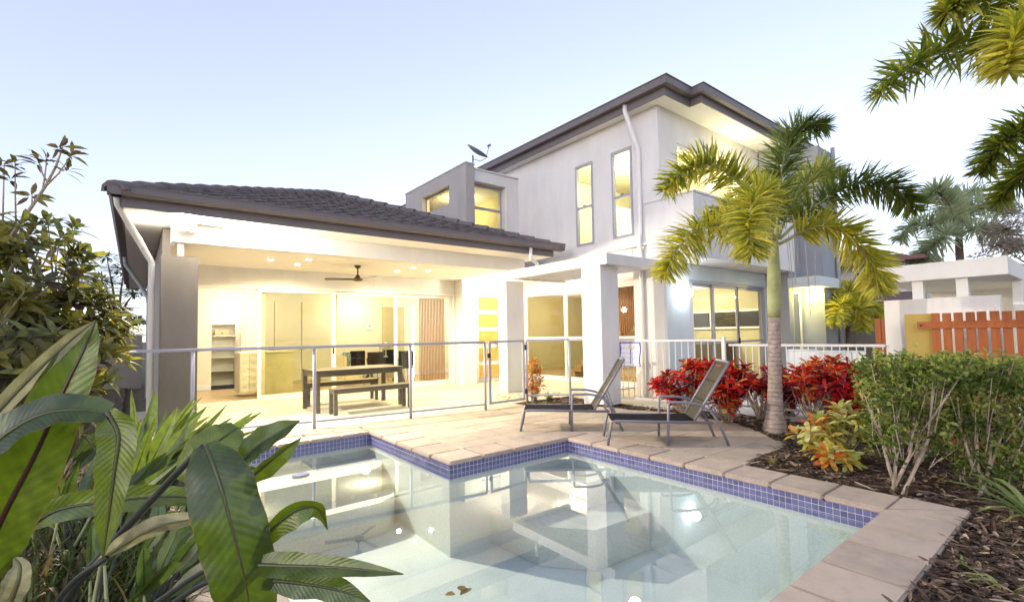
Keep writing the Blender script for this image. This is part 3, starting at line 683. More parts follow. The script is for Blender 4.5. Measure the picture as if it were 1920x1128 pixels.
def offset_ring(poly, d):
    out = []
    for i in range(len(poly)):
        a, b, c = Vector(poly[i-1]), Vector(poly[i]), Vector(poly[(i+1) % len(poly)])
        n1 = Vector(((b-a).y, -(b-a).x)).normalized(); n2 = Vector(((c-b).y, -(c-b).x)).normalized()
        out.append(tuple(b + (n1+n2)*d/(1+n1.dot(n2))))
    return out
def ring(mb, p_in, p_out, z0, z1):
    n = len(p_in)
    for i in range(n):
        j = (i+1) % n; a, b, c, d = p_in[i], p_in[j], p_out[j], p_out[i]; k = len(mb.v)
        mb.v += [(*a,z0),(*b,z0),(*c,z0),(*d,z0),(*a,z1),(*b,z1),(*c,z1),(*d,z1)]
        mb.f += [tuple(k+t for t in q) for q in ((0,1,2,3),(7,6,5,4),(3,2,6,7),(1,0,4,5))]
f1 = MB(); ring(f1, U, offset_ring(U, .025), 5.99, 6.16); hp('fascia', f1, 'gutter')
g2 = MB(); ring(g2, offset_ring(U, .027), offset_ring(U, .13), 6.15, 6.165); ring(g2, offset_ring(U, .13), offset_ring(U, .15), 6.152, 6.30); ring(g2, offset_ring(U, .12), offset_ring(U, .165), 6.302, 6.32); hp('gutter', g2, 'gutter')
ru = MB(); o0 = offset_ring(U, .06); o1 = offset_ring(U, -3.2)
n = len(U); k = 0
ru.v += [(*p, 6.29) for p in o0] + [(11.0, 8.6, 7.10), (12.4, 8.6, 7.10), (12.4, 14, 7.10), (11.0, 14, 7.10)]
ru.f += [(0,1,2,6),(2,3,7,6),(3,4,8,7),(4,5,9,8),(5,0,6,9),(6,7,8,9)]
hp('roof', ru, 'tile')
hp('downpipe', MB().tube([(8.13,6.30,6.14),(8.12,6.30,6.02),(8.28,6.18,5.35),(8.345,6.16,5.2),(8.345,6.16,3.45),(8.29,6.16,3.3),(8.29,6.16,3.2),(8.33,6.16,2.9),(8.33,6.16,0)], .05, 10), 'pipe', smooth=True)
# dormer over the patio roof
dm = MB(); wall_holes(dm, 'x', 6.64, 6.90, 10.22, 13.7, 3.6, 5.76, [(11.07, 12.62, 4.87, 5.39)])
hp('dormer_wall', dm, 'dormer', 'stone grey rendered dormer wall with a slot window')
hp('dormer_cap', MB().box(6.62, 6.92, 10.20, 13.72, 5.762, 5.79), 'alu')
hp('dormer_hood', MB().box(6.902, 8.398, 10.28, 13.6, 5.36, 5.66).box(7.98, 8.398, 10.28, 10.62, 3.8, 5.358), 'white')
hp('dormer_hood_cap', MB().box(6.902, 8.398, 10.24, 13.6, 5.662, 5.69), 'white')
dw = hp('window', frame_y(10.50, 10.58, 6.905, 7.978, 4.0, 5.35, .05).box(6.955, 7.93, 10.51, 10.57, 4.70, 4.76), 'alu_d')
MB().box(6.957, 7.926, 10.535, 10.541, 4.052, 4.698).build('window_pane', M['glass'], dw); MB().box(6.957, 7.926, 10.535, 10.541, 4.762, 5.298).build('window_pane', M['glass'], dw)
dw2 = hp('window', frame_x(6.80, 6.86, 11.073, 12.617, 4.873, 5.387, .04), 'alu'); MB().box(6.826, 6.832, 11.115, 12.575, 4.915, 5.345).build('window_pane', M['tint'], dw2)
hp('dormer_back', MB().box(6.902, 8.398, 13.602, 13.7, 3.8, 5.66), 'olive'); hp('dormer_inside', MB().box(8.30, 8.398, 10.64, 13.6, 3.8, 5.358), 'olive')
# ------------------------------------------------------------------ rooms behind the glass (parts of the house)
hp('floor', MB().box(.47, 9.58, 11.55, 15.0, -.05, -.004).box(9.62, 15, 5.82, 15.0, -.05, -.004), 'floorwood')
iw = MB(); wall_holes(iw, 'y', 15.0, 15.12, .462, 9.60, 0, 2.70, [(1.63, 2.33, 0, 2.38)]); iw.box(9.60, 9.70, 11.55, 15.0, 0, 2.70)
iw.box(1.50, 1.63, 15.122, 16.3, 0, 2.7).box(2.33, 2.45, 15.122, 16.3, 0, 2.7).box(1.5, 2.45, 16.3, 16.4, 0, 2.7)
hp('inner_wall', iw, 'cab')
hp('inner_wall', MB().box(9.70, 15.1, 13.4, 13.5, 0, 2.70).box(15.0, 15.1, 5.7, 9.2-2.5, 0, 2.70).box(15.0, 15.1, 6.7, 13.4, 0, 1.44).box(15.0, 15.1, 6.7, 13.4, 1.92, 2.70).box(15.0, 15.1, 9.15, 13.4, 1.44, 1.92), 'olive')
hp('dark_window', MB().box(15.02, 15.08, 6.702, 9.148, 1.442, 1.918), 'darkpane')
hp('inner_wall', MB().box(13.0, 15.0, 5.70, 5.80, 0, 2.70), 'cab')
hp('inner_ceiling', MB().box(.462, 9.60, 11.55, 16.4, 2.702, 2.80).box(9.602, 15.1, 5.82, 13.5, 2.702, 2.80), 'ceiling')
hp('upper_room', MB().box(13.0, 13.1, 5.83, 10, 3.11, 5.9).box(8.53, 13.1, 10.0, 10.1, 3.11, 5.9).box(8.53, 13.1, 5.83, 10.1, 5.91, 5.95), 'olive')
hp('window_sill', MB().box(14.90, 15.0, 6.6, 9.2, 1.38, 1.44).box(14.97, 15.0, 6.7, 9.15, 1.92, 1.98).box(14.96,15.0,7.45,7.53,1.44,1.92).box(14.96,15.0,8.35,8.40,1.44,1.92), 'cab')
hp('sideboard', MB().box(14.3, 14.95, 7.6, 9.6, .0, .95).box(14.28, 14.97, 7.55, 9.65, .955, 1.0), 'sling')
hp('skirting', MB().box(.47, 1.62, 14.96, 14.998, 0, .12).box(4.7, 6.38, 14.96, 14.998, 0, .12).box(7.2, 9.55, 14.96, 14.998, 0, .12), 'paper')
hp('ceiling_lamp', MB().lathe([(.0,-.08),(.16,-.07),(.20,-.03),(.20,0),(.0,0)], (10.4, 8.3, 5.905), 24), 'paper')
hp('wardrobe', MB().box(11.2, 12.9, 9.4, 9.99, 3.12, 5.2).box(11.25,12.02,9.37,9.395,3.2,5.15).box(12.06,12.85,9.37,9.395,3.2,5.15), 'cab')
cu = MB()
for i in range(10): cu.tube([(8.75+.02*(i % 2), 7.52+.024*i, 3.3),(8.75+.02*(i % 2), 7.52+.024*i, 5.5)], .016, 6)
hp('curtain', cu, 'curtain', smooth=True)
# ------------------------------------------------------------------ patio fittings
LP = [(2.021,9.945,2.840), (2.604,10.325,2.840), (2.617,9.577,2.840), (4.761,10.306,2.840), (4.794,9.562,2.840), (5.335,9.859,2.840)]
LL = ['leftmost ceiling downlight of the left trio above the patio', 'middle downlight of the left trio, set deeper in the patio', 'third downlight of the left trio, nearest the ceiling fan on its left',
      'downlight nearest the ceiling fan on its right', 'middle downlight of the right trio, nearest the front beam', 'rightmost downlight of the patio ceiling, towards the entry']
for (x, y, z), lb in zip(LP, LL):
    t = thing('downlight', (x, y, 2.84), lb, 'downlight', 'lit downlights in the patio ceiling')
    MB().lathe([(.055,-.004),(.06,-.006),(.062,-.001)], (x, y, 2.84), 20).build('ring', M['alu'], t)
    MB().lathe([(.0,-.013),(.042,-.012),(.045,-.006),(.0,-.0055)], (x, y, 2.84), 16).build('lens', M['lens'], t)
    lamp('downlight_beam', 'SPOT', (x, y, 2.80), 66, (1,.82,.46), .04, 170, .6, target=(x, y, 0))
fx, fy = 3.70, 9.93
fan = thing('ceiling_fan', (fx, fy, 2.84), 'bronze three bladed ceiling fan hanging from the patio ceiling', 'ceiling fan')
MB().lathe([(.0,0),(.065,0),(.06,-.03),(.03,-.055),(.0,-.055)], (fx,fy,2.838), 20).build('mount', M['bronze'], fan, smooth=True)
MB().tube([(fx,fy,2.79),(fx,fy,2.64)], .014, 8).build('rod', M['bronze'], fan, smooth=True)
MB().lathe([(.02,2.65),(.045,2.62),(.055,2.59),(.10,2.565),(.115,2.545),(.10,2.525),(.04,2.51),(.0,2.508)], (fx,fy,0), 24).build('motor', M['bronze'], fan, smooth=True)
for k in range(3):
    a = rad(160+120*k); c, s_ = math.cos(a), math.sin(a); b = MB()
    pts = [(.10,.035),(.18,.05),(.62,.06),(.65,.04)]
    up = [(x, w) for x, w in pts]; v0 = []
    for x, w in pts:
        for sg in (-1, 1): v0.append((x, sg*w, 2.545+sg*.012))
    n0 = len(b.v)
    for dz in (0, .008):
        for (x, yy, z) in v0: b.v.append((fx+c*x-s_*yy, fy+s_*x+c*yy, z+dz))
    for i in range(3):
        b.f += [(2*i, 2*i+1, 2*i+3, 2*i+2), (8+2*i+2, 8+2*i+3, 8+2*i+1, 8+2*i), (2*i, 2*i+2, 8+2*i+2, 8+2*i), (2*i+3, 2*i+1, 8+2*i+1, 8+2*i+3)]
    b.f += [(0, 8, 9, 1), (6, 7, 15, 14)]
    b.build('blade', M['bronze'], fan)
lg = thing('wall_light', (8.93, 5.60, 2.12), 'round white glowing globe light on the sky tinted white wall', 'wall light')
MB().lathe([(.07,0),(.07,.03),(.03,.035)], (8.93,5.618,2.12), 20, (0,-1,0)).build('base', M['steel'], lg)
MB().lathe([(.0,-.10)]+[(.10*math.sin(rad(a)), -.10*math.cos(rad(a))) for a in range(15,180,15)]+[(.0,.10)], (8.93,5.47,2.12), 24).build('globe', M['globe'], lg, smooth=True)
# ------------------------------------------------------------------ outdoor table and benches
def table(name, L, Wd, Hh, nsl, label, cat, loc, rot=0, leg=.07, apron=.09):
    t = thing(name, (0,0,0), label, cat)
    sw = Wd/nsl
    for i in range(nsl):
        MB().box(-L/2, L/2, -Wd/2+i*sw+.004, -Wd/2+(i+1)*sw-.004, Hh-.025, Hh).build('slat', M['darkwood'], t, bevel=.003)
    for s_ in (-1, 1):
        MB().box(-L/2+.03, L/2-.03, s_*(Wd/2-.03)-.011, s_*(Wd/2-.03)+.011, Hh-.025-apron, Hh-.027).build('apron', M['darkwood'], t)
        MB().box(s_*(L/2-.03)-.011, s_*(L/2-.03)+.011, -Wd/2+.05, Wd/2-.05, Hh-.025-apron, Hh-.027).build('apron', M['darkwood'], t)
        for q in (-1, 1):
            cx_ = s_*(L/2-leg/2-.01); cy_ = q*(Wd/2-leg/2-.008)
            MB().box(cx_-leg/2, cx_+leg/2, cy_-leg/2, cy_+leg/2, 0, Hh-.028).build('leg', M['darkwood'], t, bevel=.004)
    t.location = loc; t.rotation_euler = (0, 0, rot); return t
table('outdoor_table', 1.66, .90, .75, 7, 'long dark slatted timber table standing on the patio', 'table', (3.36, 9.26, 0), 0)
table('bench', 1.46, .32, .45, 3, 'dark timber bench in front of the patio table, nearer the pool', 'bench', (3.42, 8.50, 0), 0, .06, .06)
table('bench', 1.46, .32, .45, 3, 'dark timber bench behind the patio table, nearer the sliding doors', 'bench', (3.38, 9.98, 0), 0, .06, .06)

# ------------------------------------------------------------------ pergola and its columns
pg = thing('pergola', (6.7, 5.85, 0), 'white flat slatted pergola on two square rendered columns', 'pergola')
MB().box(6.70, 7.20, 5.86, 6.34, 0, 2.578).build('column', M['white'], pg, bevel=.004)
MB().box(6.72, 7.24, 8.72, 9.04, 0, 2.578).build('column', M['white'], pg, bevel=.004)
MB().box(6.70, 6.84, 5.70, 8.60, 2.58, 2.78).build('beam', M['white'], pg, bevel=.003)
MB().box(6.842, 8.38, 5.70, 5.84, 2.58, 2.78).build('beam', M['white'], pg, bevel=.003)
MB().box(6.842, 8.398, 8.46, 8.60, 2.58, 2.78).build('beam', M['white'], pg, bevel=.003)
for i in range(7):
    x = 7.02+.2*i; MB().box(x-.022, x+.022, 5.842, 8.458, 2.60, 2.70).build('slat', M['white'], pg)
# ------------------------------------------------------------------ glass pool fence
FP = [(-1.9,8.35),(-.6,8.1),(.64,7.86),(2.12,7.46),(3.58,7.26),(4.95,7.08)]
def ptube(p, q, r, n=8): return MB().tube([p, q], r, n)
gf = thing('glass_fence', (.64,7.86,0), 'grey framed glass pool fence with five panels along the patio edge', 'fence', None)
for i, (x, y) in enumerate(FP):
    z0 = 0 if i > 1 else 0
    ptube((x,y,0),(x,y,1.185), .024, 10).build('post', M['alu_d'], gf, smooth=True)
    if i:
        px_, py_ = FP[i-1]; d = Vector((x-px_, y-py_, 0)).normalized()
        a = Vector((px_,py_,0))+d*.03; b = Vector((x,y,0))-d*.03
        MB().bar((px_,py_,1.205) if i == 1 else (px_-d.x*.0+.0, py_, 1.205), (x,y,1.205), .055, .042).build('top_rail', M['alu_d'], gf, bevel=.008)
        MB().bar(a+Vector((0,0,.10)), b+Vector((0,0,.10)), .035, .03).build('bottom_rail', M['alu_d'], gf, bevel=.005)
        MB().bar(a+d*.005+Vector((0,0,.65)), b-d*.005+Vector((0,0,.65)), .006, 1.06).build('glass_pane', M['fglass'], gf)
ga = thing('pool_gate', (5.0,7.08,0), 'grey framed glass pool gate with a black latch', 'gate')
g0, g1 = Vector((5.03,7.075,0)), Vector((5.88,7.10,0))
for z, hh in ((1.205,.042),(.105,.04)): MB().bar(g0+Vector((0,0,z)), g1+Vector((0,0,z)), .04, hh).build('rail', M['alu_d'], ga, bevel=.005)
for p in (g0+Vector((.02,0,0)), g1-Vector((.02,0,0))): MB().bar(p+Vector((0,0,.086)), p+Vector((0,0,1.182)), .042, .042).build('stile', M['alu_d'], ga, bevel=.005)
MB().bar(g0+Vector((.045,0,.65)), g1+Vector((-.045,0,.65)), .006, 1.04).build('glass_pane', M['fglass'], ga)
MB().box(4.985,5.045,7.03,7.055,.92,1.0).build('latch', M['black'], ga, bevel=.004)
for z in (.25, 1.08): MB().box(5.885,5.91,7.06,7.10,z-.05,z+.05).build('hinge', M['black'], ga)
gs = thing('glass_fence', (5.94,7.10,0), 'short grey framed glass fence panel beside the garden bed at the pergola', 'fence')
S0, S1, S2 = (5.94,7.10), (6.62,6.62), (6.74,6.345)
for (p, q) in ((S0,S1),(S1,S2)):
    MB().bar((*p,1.215),(*q,1.215),.05,.042).build('top_rail', M['alu_d'], gs, bevel=.006); MB().bar((*p,.16),(*q,.16),.035,.03).build('bottom_rail', M['alu_d'], gs)
    d = (Vector(q)-Vector(p)).normalized(); a = Vector(p)+d*.03; b = Vector(q)-d*.03
    MB().bar((*a,.68),(*b,.68),.006,1.0).build('glass_pane', M['fglass'], gs)
for p in (S0,S1): ptube((*p,0),(*p,1.195), .024, 10).build('post', M['alu_d'], gs, smooth=True)
# ------------------------------------------------------------------ metal bar fences
def barfence(p, q, zr, n, label, lift=.11, post=True):
    t = thing('bar_fence', (*p,0), label, 'fence'); p = Vector((*p,0)); q = Vector((*q,0)); d = (q-p).normalized()
    MB().bar(p+Vector((0,0,zr)), q+Vector((0,0,zr)), .035, .036).build('top_rail', M['alu'], t, bevel=.004)
    MB().bar(p+Vector((0,0,lift)), q+Vector((0,0,lift)), .035, .036).build('bottom_rail', M['alu'], t, bevel=.004)
    me = MB().tube([(0,0,lift+.018),(0,0,zr-.018)], .0085, 6).mesh('bar', M['alu'], True)
    for i in range(n):
        c = p + (q-p)*((i+.7)/n); o = link('bar', me, t, c)
    if post: MB().bar(q, q+Vector((0,0,zr+.06)), .05, .05).build('post', M['alu'], t, bevel=.004)
    return t
q2 = (7.77, 4.13)
barfence((7.20,5.90), q2, 1.175, 17, 'pale metal bar fence from the pergola column to a post behind the red shrubs')
barfence((7.80,4.06), (8.03,1.99), 1.095, 21, 'lower pale metal bar fence behind the palm trunk, ending at the white wall', post=False)
# sign on the bar fence
sg = thing('pool_sign', (7.17,5.78,1.0), 'white safety chart with a wavy blue border hung on the bar fence', 'sign')
d = Vector((q2[0]-7.20, q2[1]-5.90, 0)).normalized(); nn = Vector((d.y, -d.x, 0)); 
if nn.x > 0: nn = -nn
o0 = Vector((7.20,5.90,0)) + d*.04 + nn*.03
def sgn(pts, off, name, m, th=.002):   # pts in (along, z)
    b = MB(); k = len(pts); 
    for f_ in (off, off+th):
        for (u, z) in pts: b.v.append(tuple(o0 + d*u + nn*f_ + Vector((0,0,z))))
    b.f.append(tuple(range(k, 2*k))); b.f.append(tuple(range(k-1,-1,-1)))
    for i in range(k): b.f.append((i, (i+1) % k, k+(i+1) % k, k+i))
    return b.build(name, M[m], sg)
def wav(u, t): return u + .012*math.sin(t*6.28)*(1)
ZT, ZB, SW = 1.15, .70, .40
N9 = 14
edge = [(wav(0, i/N9), ZT+(ZB-ZT)*i/N9) for i in range(N9+1)] + [(wav(SW, i/N9), ZT+(ZB-ZT)*i/N9) for i in range(N9, -1, -1)]
sgn(edge, 0, 'board', 'inkblue', .004)
edge2 = [(wav(.022, i/N9), ZT-.02+(ZB-ZT+.03)*i/N9) for i in range(N9+1)] + [(wav(SW-.022, i/N9), ZT-.02+(ZB-ZT+.03)*i/N9) for i in range(N9, -1, -1)]
sgn(edge2, .004, 'sheet', 'paper')
sgn([(.205,ZT-.03),(.220,ZT-.03),(.215,ZB+.05),(.20,ZB+.05)], .0065, 'print', 'inkblue', .001)
for i in range(1, 5):
    z = ZT-.02-.088*i; sgn([(.03,z),(.37,z),(.37,z-.004),(.03,z-.004)], .0065, 'print', 'inkblue', .0006)
pr_ = MB()
RR = random.Random(3)
for i in range(46):
    u = RR.uniform(.035,.10) if i % 2 else RR.uniform(.235,.29); z = RR.uniform(ZB+.03, ZT-.05); a = RR.uniform(.004,.012); bb = RR.uniform(.006,.018)
    k = len(pr_.v); pr_.v += [tuple(o0+d*x_+nn*.0075+Vector((0,0,z_))) for x_, z_ in ((u,z),(u+a,z+.003),(u+a*.8,z-bb),(u-a*.3,z-bb*.8))]; pr_.f.append((k,k+1,k+2,k+3))
pr_.build('figures', M['ink'], sg)
sgn([(.205+.03*math.cos(a*.6283), ZT-.09+.03*math.sin(a*.6283)) for a in range(10)], .0085, 'sun_symbol', 'yellow', .001)

# ------------------------------------------------------------------ sun loungers
def lounger():
    t = thing('sun_lounger', (0,0,0), 'grey framed sling sun lounger', 'sun lounger', 'sun loungers by the pool')
    w = .52; rr = .017
    for y in (0, w):
        fr = MB().tube([(0,y,0),(.05,y,.275),(.10,y,.285),(1.22,y,.265)], rr, 8)
        fr.build('side_rail', M['cgrey'], t, smooth=True)
        MB().tube([(.70,y,0),(.71,y,.27),(.72,y,.49),(.735,y,.505),(.95,y,.50),(1.08,y,.475),(1.20,y,.40),(1.30,y,.24),(1.39,y,0)], .016, 8).build('arm', M['cgrey'], t, smooth=True)
        MB().tube([(1.02,y+(.03 if y == 0 else -.03),.285),(1.22,y+(.03 if y == 0 else -.03),.61),(1.44,y+(.03 if y == 0 else -.03),.965)], .017, 8).build('back_rail', M['cgrey'], t, smooth=True)
    for (x, z) in ((.06,.28),(1.0,.27),(1.2,.262)): MB().tube([(x,0,z),(x,w,z)], .012, 8).build('crossbar', M['cgrey'], t, smooth=True)
    MB().tube([(1.44,.03,.965),(1.44,w-.03,.965)], .016, 8).build('top_bar', M['cgrey'], t, smooth=True)
    se = MB(); n = 10
    for i in range(n+1):
        x = .05+.97*i/n; z = .296-.012*math.sin(math.pi*i/n)
        for dz in (0, -.006): se.v += [(x,.012,z+dz),(x,w-.012,z+dz)]
    for i in range(n):
        k = 4*i; se.f += [(k,k+1,k+5,k+4),(k+6,k+7,k+3,k+2),(k,k+4,k+6,k+2),(k+5,k+1,k+3,k+7)]
    se.build('seat', M['sling_d'], t, smooth=False)
    ba = MB()
    for i in range(n+1):
        x = 1.02+.42*i/n; z = .288+.677*i/n; sg_ = .016*math.sin(math.pi*((i*3/n) % 1))*.4+.004
        for dz in (0, .006): ba.v += [(x+sg_+dz*.8,.042,z-dz*.5),(x+sg_+dz*.8,w-.042,z-dz*.5)]
    for i in range(n):
        k = 4*i; ba.f += [(k,k+4,k+5,k+1),(k+6,k+2,k+3,k+7),(k+4,k,k+2,k+6),(k+1,k+5,k+7,k+3)]
    ba.build('backrest', M['sling'], t)
    for i in (3.2, 6.5):
        x = 1.02+.42*i/n; z = .288+.677*i/n; MB().tube([(x-.004,.045,z+.003),(x-.004,w-.045,z+.003)], .004, 6).build('seam', M['sling_d'], t)
    MB().tube([(1.20,.03,.56),(1.30,.015,.25)], .007, 6).tube([(1.20,w-.03,.56),(1.30,w-.015,.25)], .007, 6).build('prop', M['cgrey'], t, smooth=True)
    return t
l2 = lounger()
ang = math.atan2(-.96, 1.01)
l2.location = (4.46, 3.85, 0.0); l2.rotation_euler = (0,0,ang); l2['label'] = 'grey sling sun lounger nearest the palm, in front of the red shrubs'
l1 = dup(l2, (4.22, 5.20, 0.0), ang+.02, 'grey sling sun lounger in front of the pergola column and the safety chart')
o = MB().box(1.392,1.396,.18,.36,.905,.918).build('care_label', M['red'], l2); o.matrix_parent_inverse = Matrix.Identity(4)

# ------------------------------------------------------------------ satellite dish
sdh = thing('satellite_dish', (7.08,10.6,5.79), 'grey satellite dish on a short mast on the dormer parapet', 'satellite dish')
MB().tube([(7.05,10.5,5.55),(7.05,10.5,6.12)], .022, 8).build('mast', M['dish'], sdh, smooth=True)
ax_ = Vector((.30,-.40,.80)).normalized(); cc = Vector((7.16,10.46,6.22))
MB().lathe([(.001,.0),(.12,.008),(.22,.03),(.31,.062),(.315,.062),(.22,.022),(.12,-.002),(.001,-.010)], cc-ax_*.03, 28, ax_).build('reflector', M['dish'], sdh, smooth=True)
lnb = Vector((7.481,10.350,6.421))
lowr = cc + Vector((.20,-.12,-.16))
MB().tube([(7.05,10.5,6.02), (7.25,10.42,5.98), lowr, lnb], .010, 6).build('arm', M['dish'], sdh, smooth=True)
MB().bar(lnb-Vector((.05,0,.02)), lnb+Vector((.05,0,.05)), .05, .06).build('receiver', M['dish'], sdh, bevel=.01)

# ------------------------------------------------------------------ furniture seen through the doors
pt = thing('pantry_shelves', (2.0,16.2,0), 'white pantry shelves seen through the doorway at the left', 'shelves')
for z in (.42,.80,1.12,1.42,1.76): MB().box(1.632,2.328,15.95,16.298,z,z+.025).build('shelf', M['cab'], pt)
bx = thing('storage_box', (1.98,16.05,1.445), 'pale timber box on the middle pantry shelf', 'box')
MB().box(1.82,2.16,15.97,16.2,1.447,1.60).build('body', M['floorwood'], bx); MB().box(1.97,2.01,15.965,15.969,1.50,1.53).build('clasp', M['black'], bx)
pl_ = thing('pendant_lamp', (1.98,15.6,2.6), 'small lit pendant lamp in the pantry', 'lamp')
MB().tube([(2.1,15.7,2.69),(2.1,15.7,2.22)], .008, 6).build('cord', M['alu'], pl_); MB().lathe([(.0,-.04),(.07,-.02),(.09,0),(.02,.05),(.0,.05)], (2.1,15.7,2.15), 16).build('shade', M['lens'], pl_)
cb = thing('wall_cupboard', (3.5,14.9,0), 'tall cream cupboard doors along the back wall of the room', 'cupboard')
for i, (a, b) in enumerate(((2.43,3.14),(3.16,3.88),(3.90,4.62))):
    d_ = MB().box(a,b,14.955,14.998,.08,2.38).build('cupboard_door', M['cab'], cb, bevel=.003); hx = b-.05 if i < 2 else a+.05
    MB().bar((hx,14.94,1.0),(hx,14.94,1.06),.02,.02).build('handle', M['steel'], d_)
for x, z, s_ in ((6.72,1.2,0),):
    dr = thing('inner_door', (6.72,14.95,0), 'pale inner door on the back wall of the dining room', 'door')
    MB().box(6.40,7.16,14.955,14.998,.01,2.3).build('leaf', M['olive'], dr); MB().bar((6.48,14.93,1.0),(6.58,14.93,1.0),.02,.02).build('handle', M['steel'], dr)
ic = thing('intercom', (5.95,14.98,1.6), 'white wall intercom with a handset on the dining room wall', 'intercom')
MB().box(5.86,6.05,14.96,14.998,1.55,1.72).build('panel', M['paper'], ic, bevel=.006); MB().box(5.93,5.99,14.955,14.96,1.65,1.69).build('screen', M['ink'], ic); MB().tube([(6.12,14.95,1.5),(6.12,14.95,1.70)], .018, 8).build('handset', M['paper'], ic)
kc = thing('drawer_cabinet', (2.1,12.9,0), 'cream kitchen drawer cabinet with steel handles', 'cabinet')
MB().box(1.93,2.31,12.62,13.3,.08,1.02).build('body', M['cab'], kc)
for j in range(5):
    for (a, b) in ((1.94,2.115),(2.125,2.30)):
        d_ = MB().box(a,b,12.60,12.618,.10+.18*j,.27+.18*j).build('drawer', M['cab'], kc, bevel=.003); MB().box(a+.04,b-.04,12.592,12.599,.225+.18*j,.235+.18*j).build('handle', M['steel'], d_)
ki = thing('kitchen_island', (2.75,12.95,0), 'taupe kitchen island panel behind the second glass door', 'kitchen island')
MB().box(2.36,3.08,12.62,13.3,0,.98).build('body', M['curtain'], ki); MB().box(2.33,3.12,12.59,13.33,.982,1.02).build('worktop', M['cab'], ki, bevel=.004)
dt = thing('dining_table', (5.7,13.2,0), 'dining table with a glass top on dark crossed legs', 'dining table')
MB().box(4.95,6.45,12.8,13.7,.735,.75).build('tabletop', M['fglass'], dt)
for x in (5.25,6.15):
    MB().bar((x,12.88,.0),(x+.1,13.62,.73),.06,.07).build('leg', M['darkwood'], dt); MB().bar((x+.1,12.88,.73),(x,13.62,.0),.06,.07).build('leg', M['darkwood'], dt)
def dchair(x, y, rot, lb):
    t = thing('dining_chair', (0,0,0), lb, 'chair', 'dining chairs')
    MB().box(-.21,.21,-.21,.21,.43,.47).build('seat', M['sling_d'], t, bevel=.01); b = MB()
    for i in range(7):
        a = rad(-60+20*i); 
        for z in (.48,.92): b.v.append((.24*math.sin(a), .02+.20*math.cos(a), z))
        for z in (.48,.92): b.v.append((.265*math.sin(a), .02+.225*math.cos(a), z))
    for i in range(6):
        k = 4*i; b.f += [(k,k+1,k+5,k+4),(k+6,k+7,k+3,k+2),(k+1,k+3,k+7,k+5),(k+2,k,k+4,k+6)]
    b.f += [(0,2,3,1),(24,25,27,26)]
    b.build('backrest', M['sling_d'], t, smooth=False)
    for sx in (-.18,.18):
        for sy in (-.18,.18): MB().tube([(sx,sy,.43),(sx*1.1,sy*1.1,0)], .014, 6).build('leg', M['steel'], t)
    t.location = (x, y, 0); t.rotation_euler = (0,0,rot); return t
c1 = dchair(5.15,12.65,math.pi,'dark curved dining chair nearest the glass, left of the table')
dup(c1,(6.05,12.65,0),math.pi,'dark curved dining chair nearest the glass, right of the first'); dup(c1,(5.2,13.85,0),0,'dark curved dining chair behind the table at its left'); dup(c1,(6.2,13.85,0),0,'dark curved dining chair behind the table at its right')
ar = thing('armchair', (4.62,13.0,0), 'cream armchair with a blue patterned cushion at the left of the dining table', 'armchair')
MB().box(4.35,4.85,12.7,13.3,.08,.45).build('seat', M['curtain'], ar, bevel=.04); MB().box(4.33,4.45,12.7,13.3,.45,.85).build('backrest', M['curtain'], ar, bevel=.04)
cs = MB().box(4.46,4.58,12.78,13.2,.46,.92).build('cushion', mat('blue_cushion',(.25,.33,.42),.9,var=.9,vscale=22), ar, bevel=.03)
for i, (x, hgt) in enumerate(((5.56,.42),(5.66,.36),(5.74,.40))):
    lb = ['tallest glass candlestick on the dining table','short middle candlestick on the dining table','right hand candlestick on the dining table'][i]
    t = thing('candlestick', (x,13.2,.75), lb, 'candlestick', 'candlesticks on the dining table')
    MB().lathe([(.05,0),(.05,.01),(.012,.03),(.015,hgt*.3),(.01,hgt*.6),(.03,hgt*.62),(.03,hgt*.64)], (x,13.2,.751), 12).build('stem', M['steel'], t, smooth=True); MB().lathe([(.033,0),(.033,hgt*.4)], (x,13.2,.751+hgt*.645), 12).build('candle', M['curtain'], t, smooth=True)
sc = thing('timber_screen', (7.15,13.0,0), 'red brown slatted timber screen standing inside the right hand patio door', 'screen')
for i in range(17): MB().box(6.72+.052*i, 6.742+.052*i, 13.0, 13.025, 0, 2.69).build('slat', M['slat'], sc)
MB().box(6.50,6.53,13.0,13.05,0,2.2).build('lit_strip', M['strip'], sc)
sc2 = thing('stair_screen', (10.8,8.6,1.2), 'honey timber slatted screen beside the stair', 'screen')
for i in range(9):
    y = 8.20+.075*i; z0 = 1.55-.55*(y-8.2)/.6; MB().box(10.78,10.84,y,y+.035,z0,2.69).build('slat', M['slat'], sc2)
stt = thing('staircase', (11.2,10.2,0), 'timber staircase inside the glazed hall', 'staircase')
for i in range(8): MB().box(10.7,11.7,10.75-.26*(i+1),10.75-.26*i,.0 if i == 0 else .17*i-.02,.17*(i+1)).build('step', M['floorwood'], stt)
# ------------------------------------------------------------------ boundary walls, outbuilding, neighbours
ww = thing('garden_wall', (8.05,1.4,0), 'white rendered garden wall behind the orange picket fence', 'wall'); MB().box(8.05,8.20,.87,1.99,-.06,1.705).build('wall', M['wall2'], ww, bevel=.004)
ow = thing('ochre_wall', (7.5,1.5,0), 'ochre rendered wall panel beside the orange picket fence', 'wall'); MB().box(7.5,7.62,1.385,1.655,-.06,1.50).build('wall', M['ochre'], ow, bevel=.004)
pk = thing('picket_fence', (7.4,1.4,0), 'orange stained timber picket fence behind the green hedge', 'fence')
pkm = MB().box(-.011,.011,-.038,.038,-.05,1.50).mesh('picket', M['orange'], bevel=.002)
for i in range(26): link('picket', pkm, pk, (7.41, 1.345-.099*i, R.uniform(-.004,.004)), (R.uniform(-.004,.004), 0, 0))
for z in (.32,1.36): MB().box(7.375,7.398,-1.25,1.51,z-.042,z+.042).build('rail', M['orange'], pk, bevel=.003)
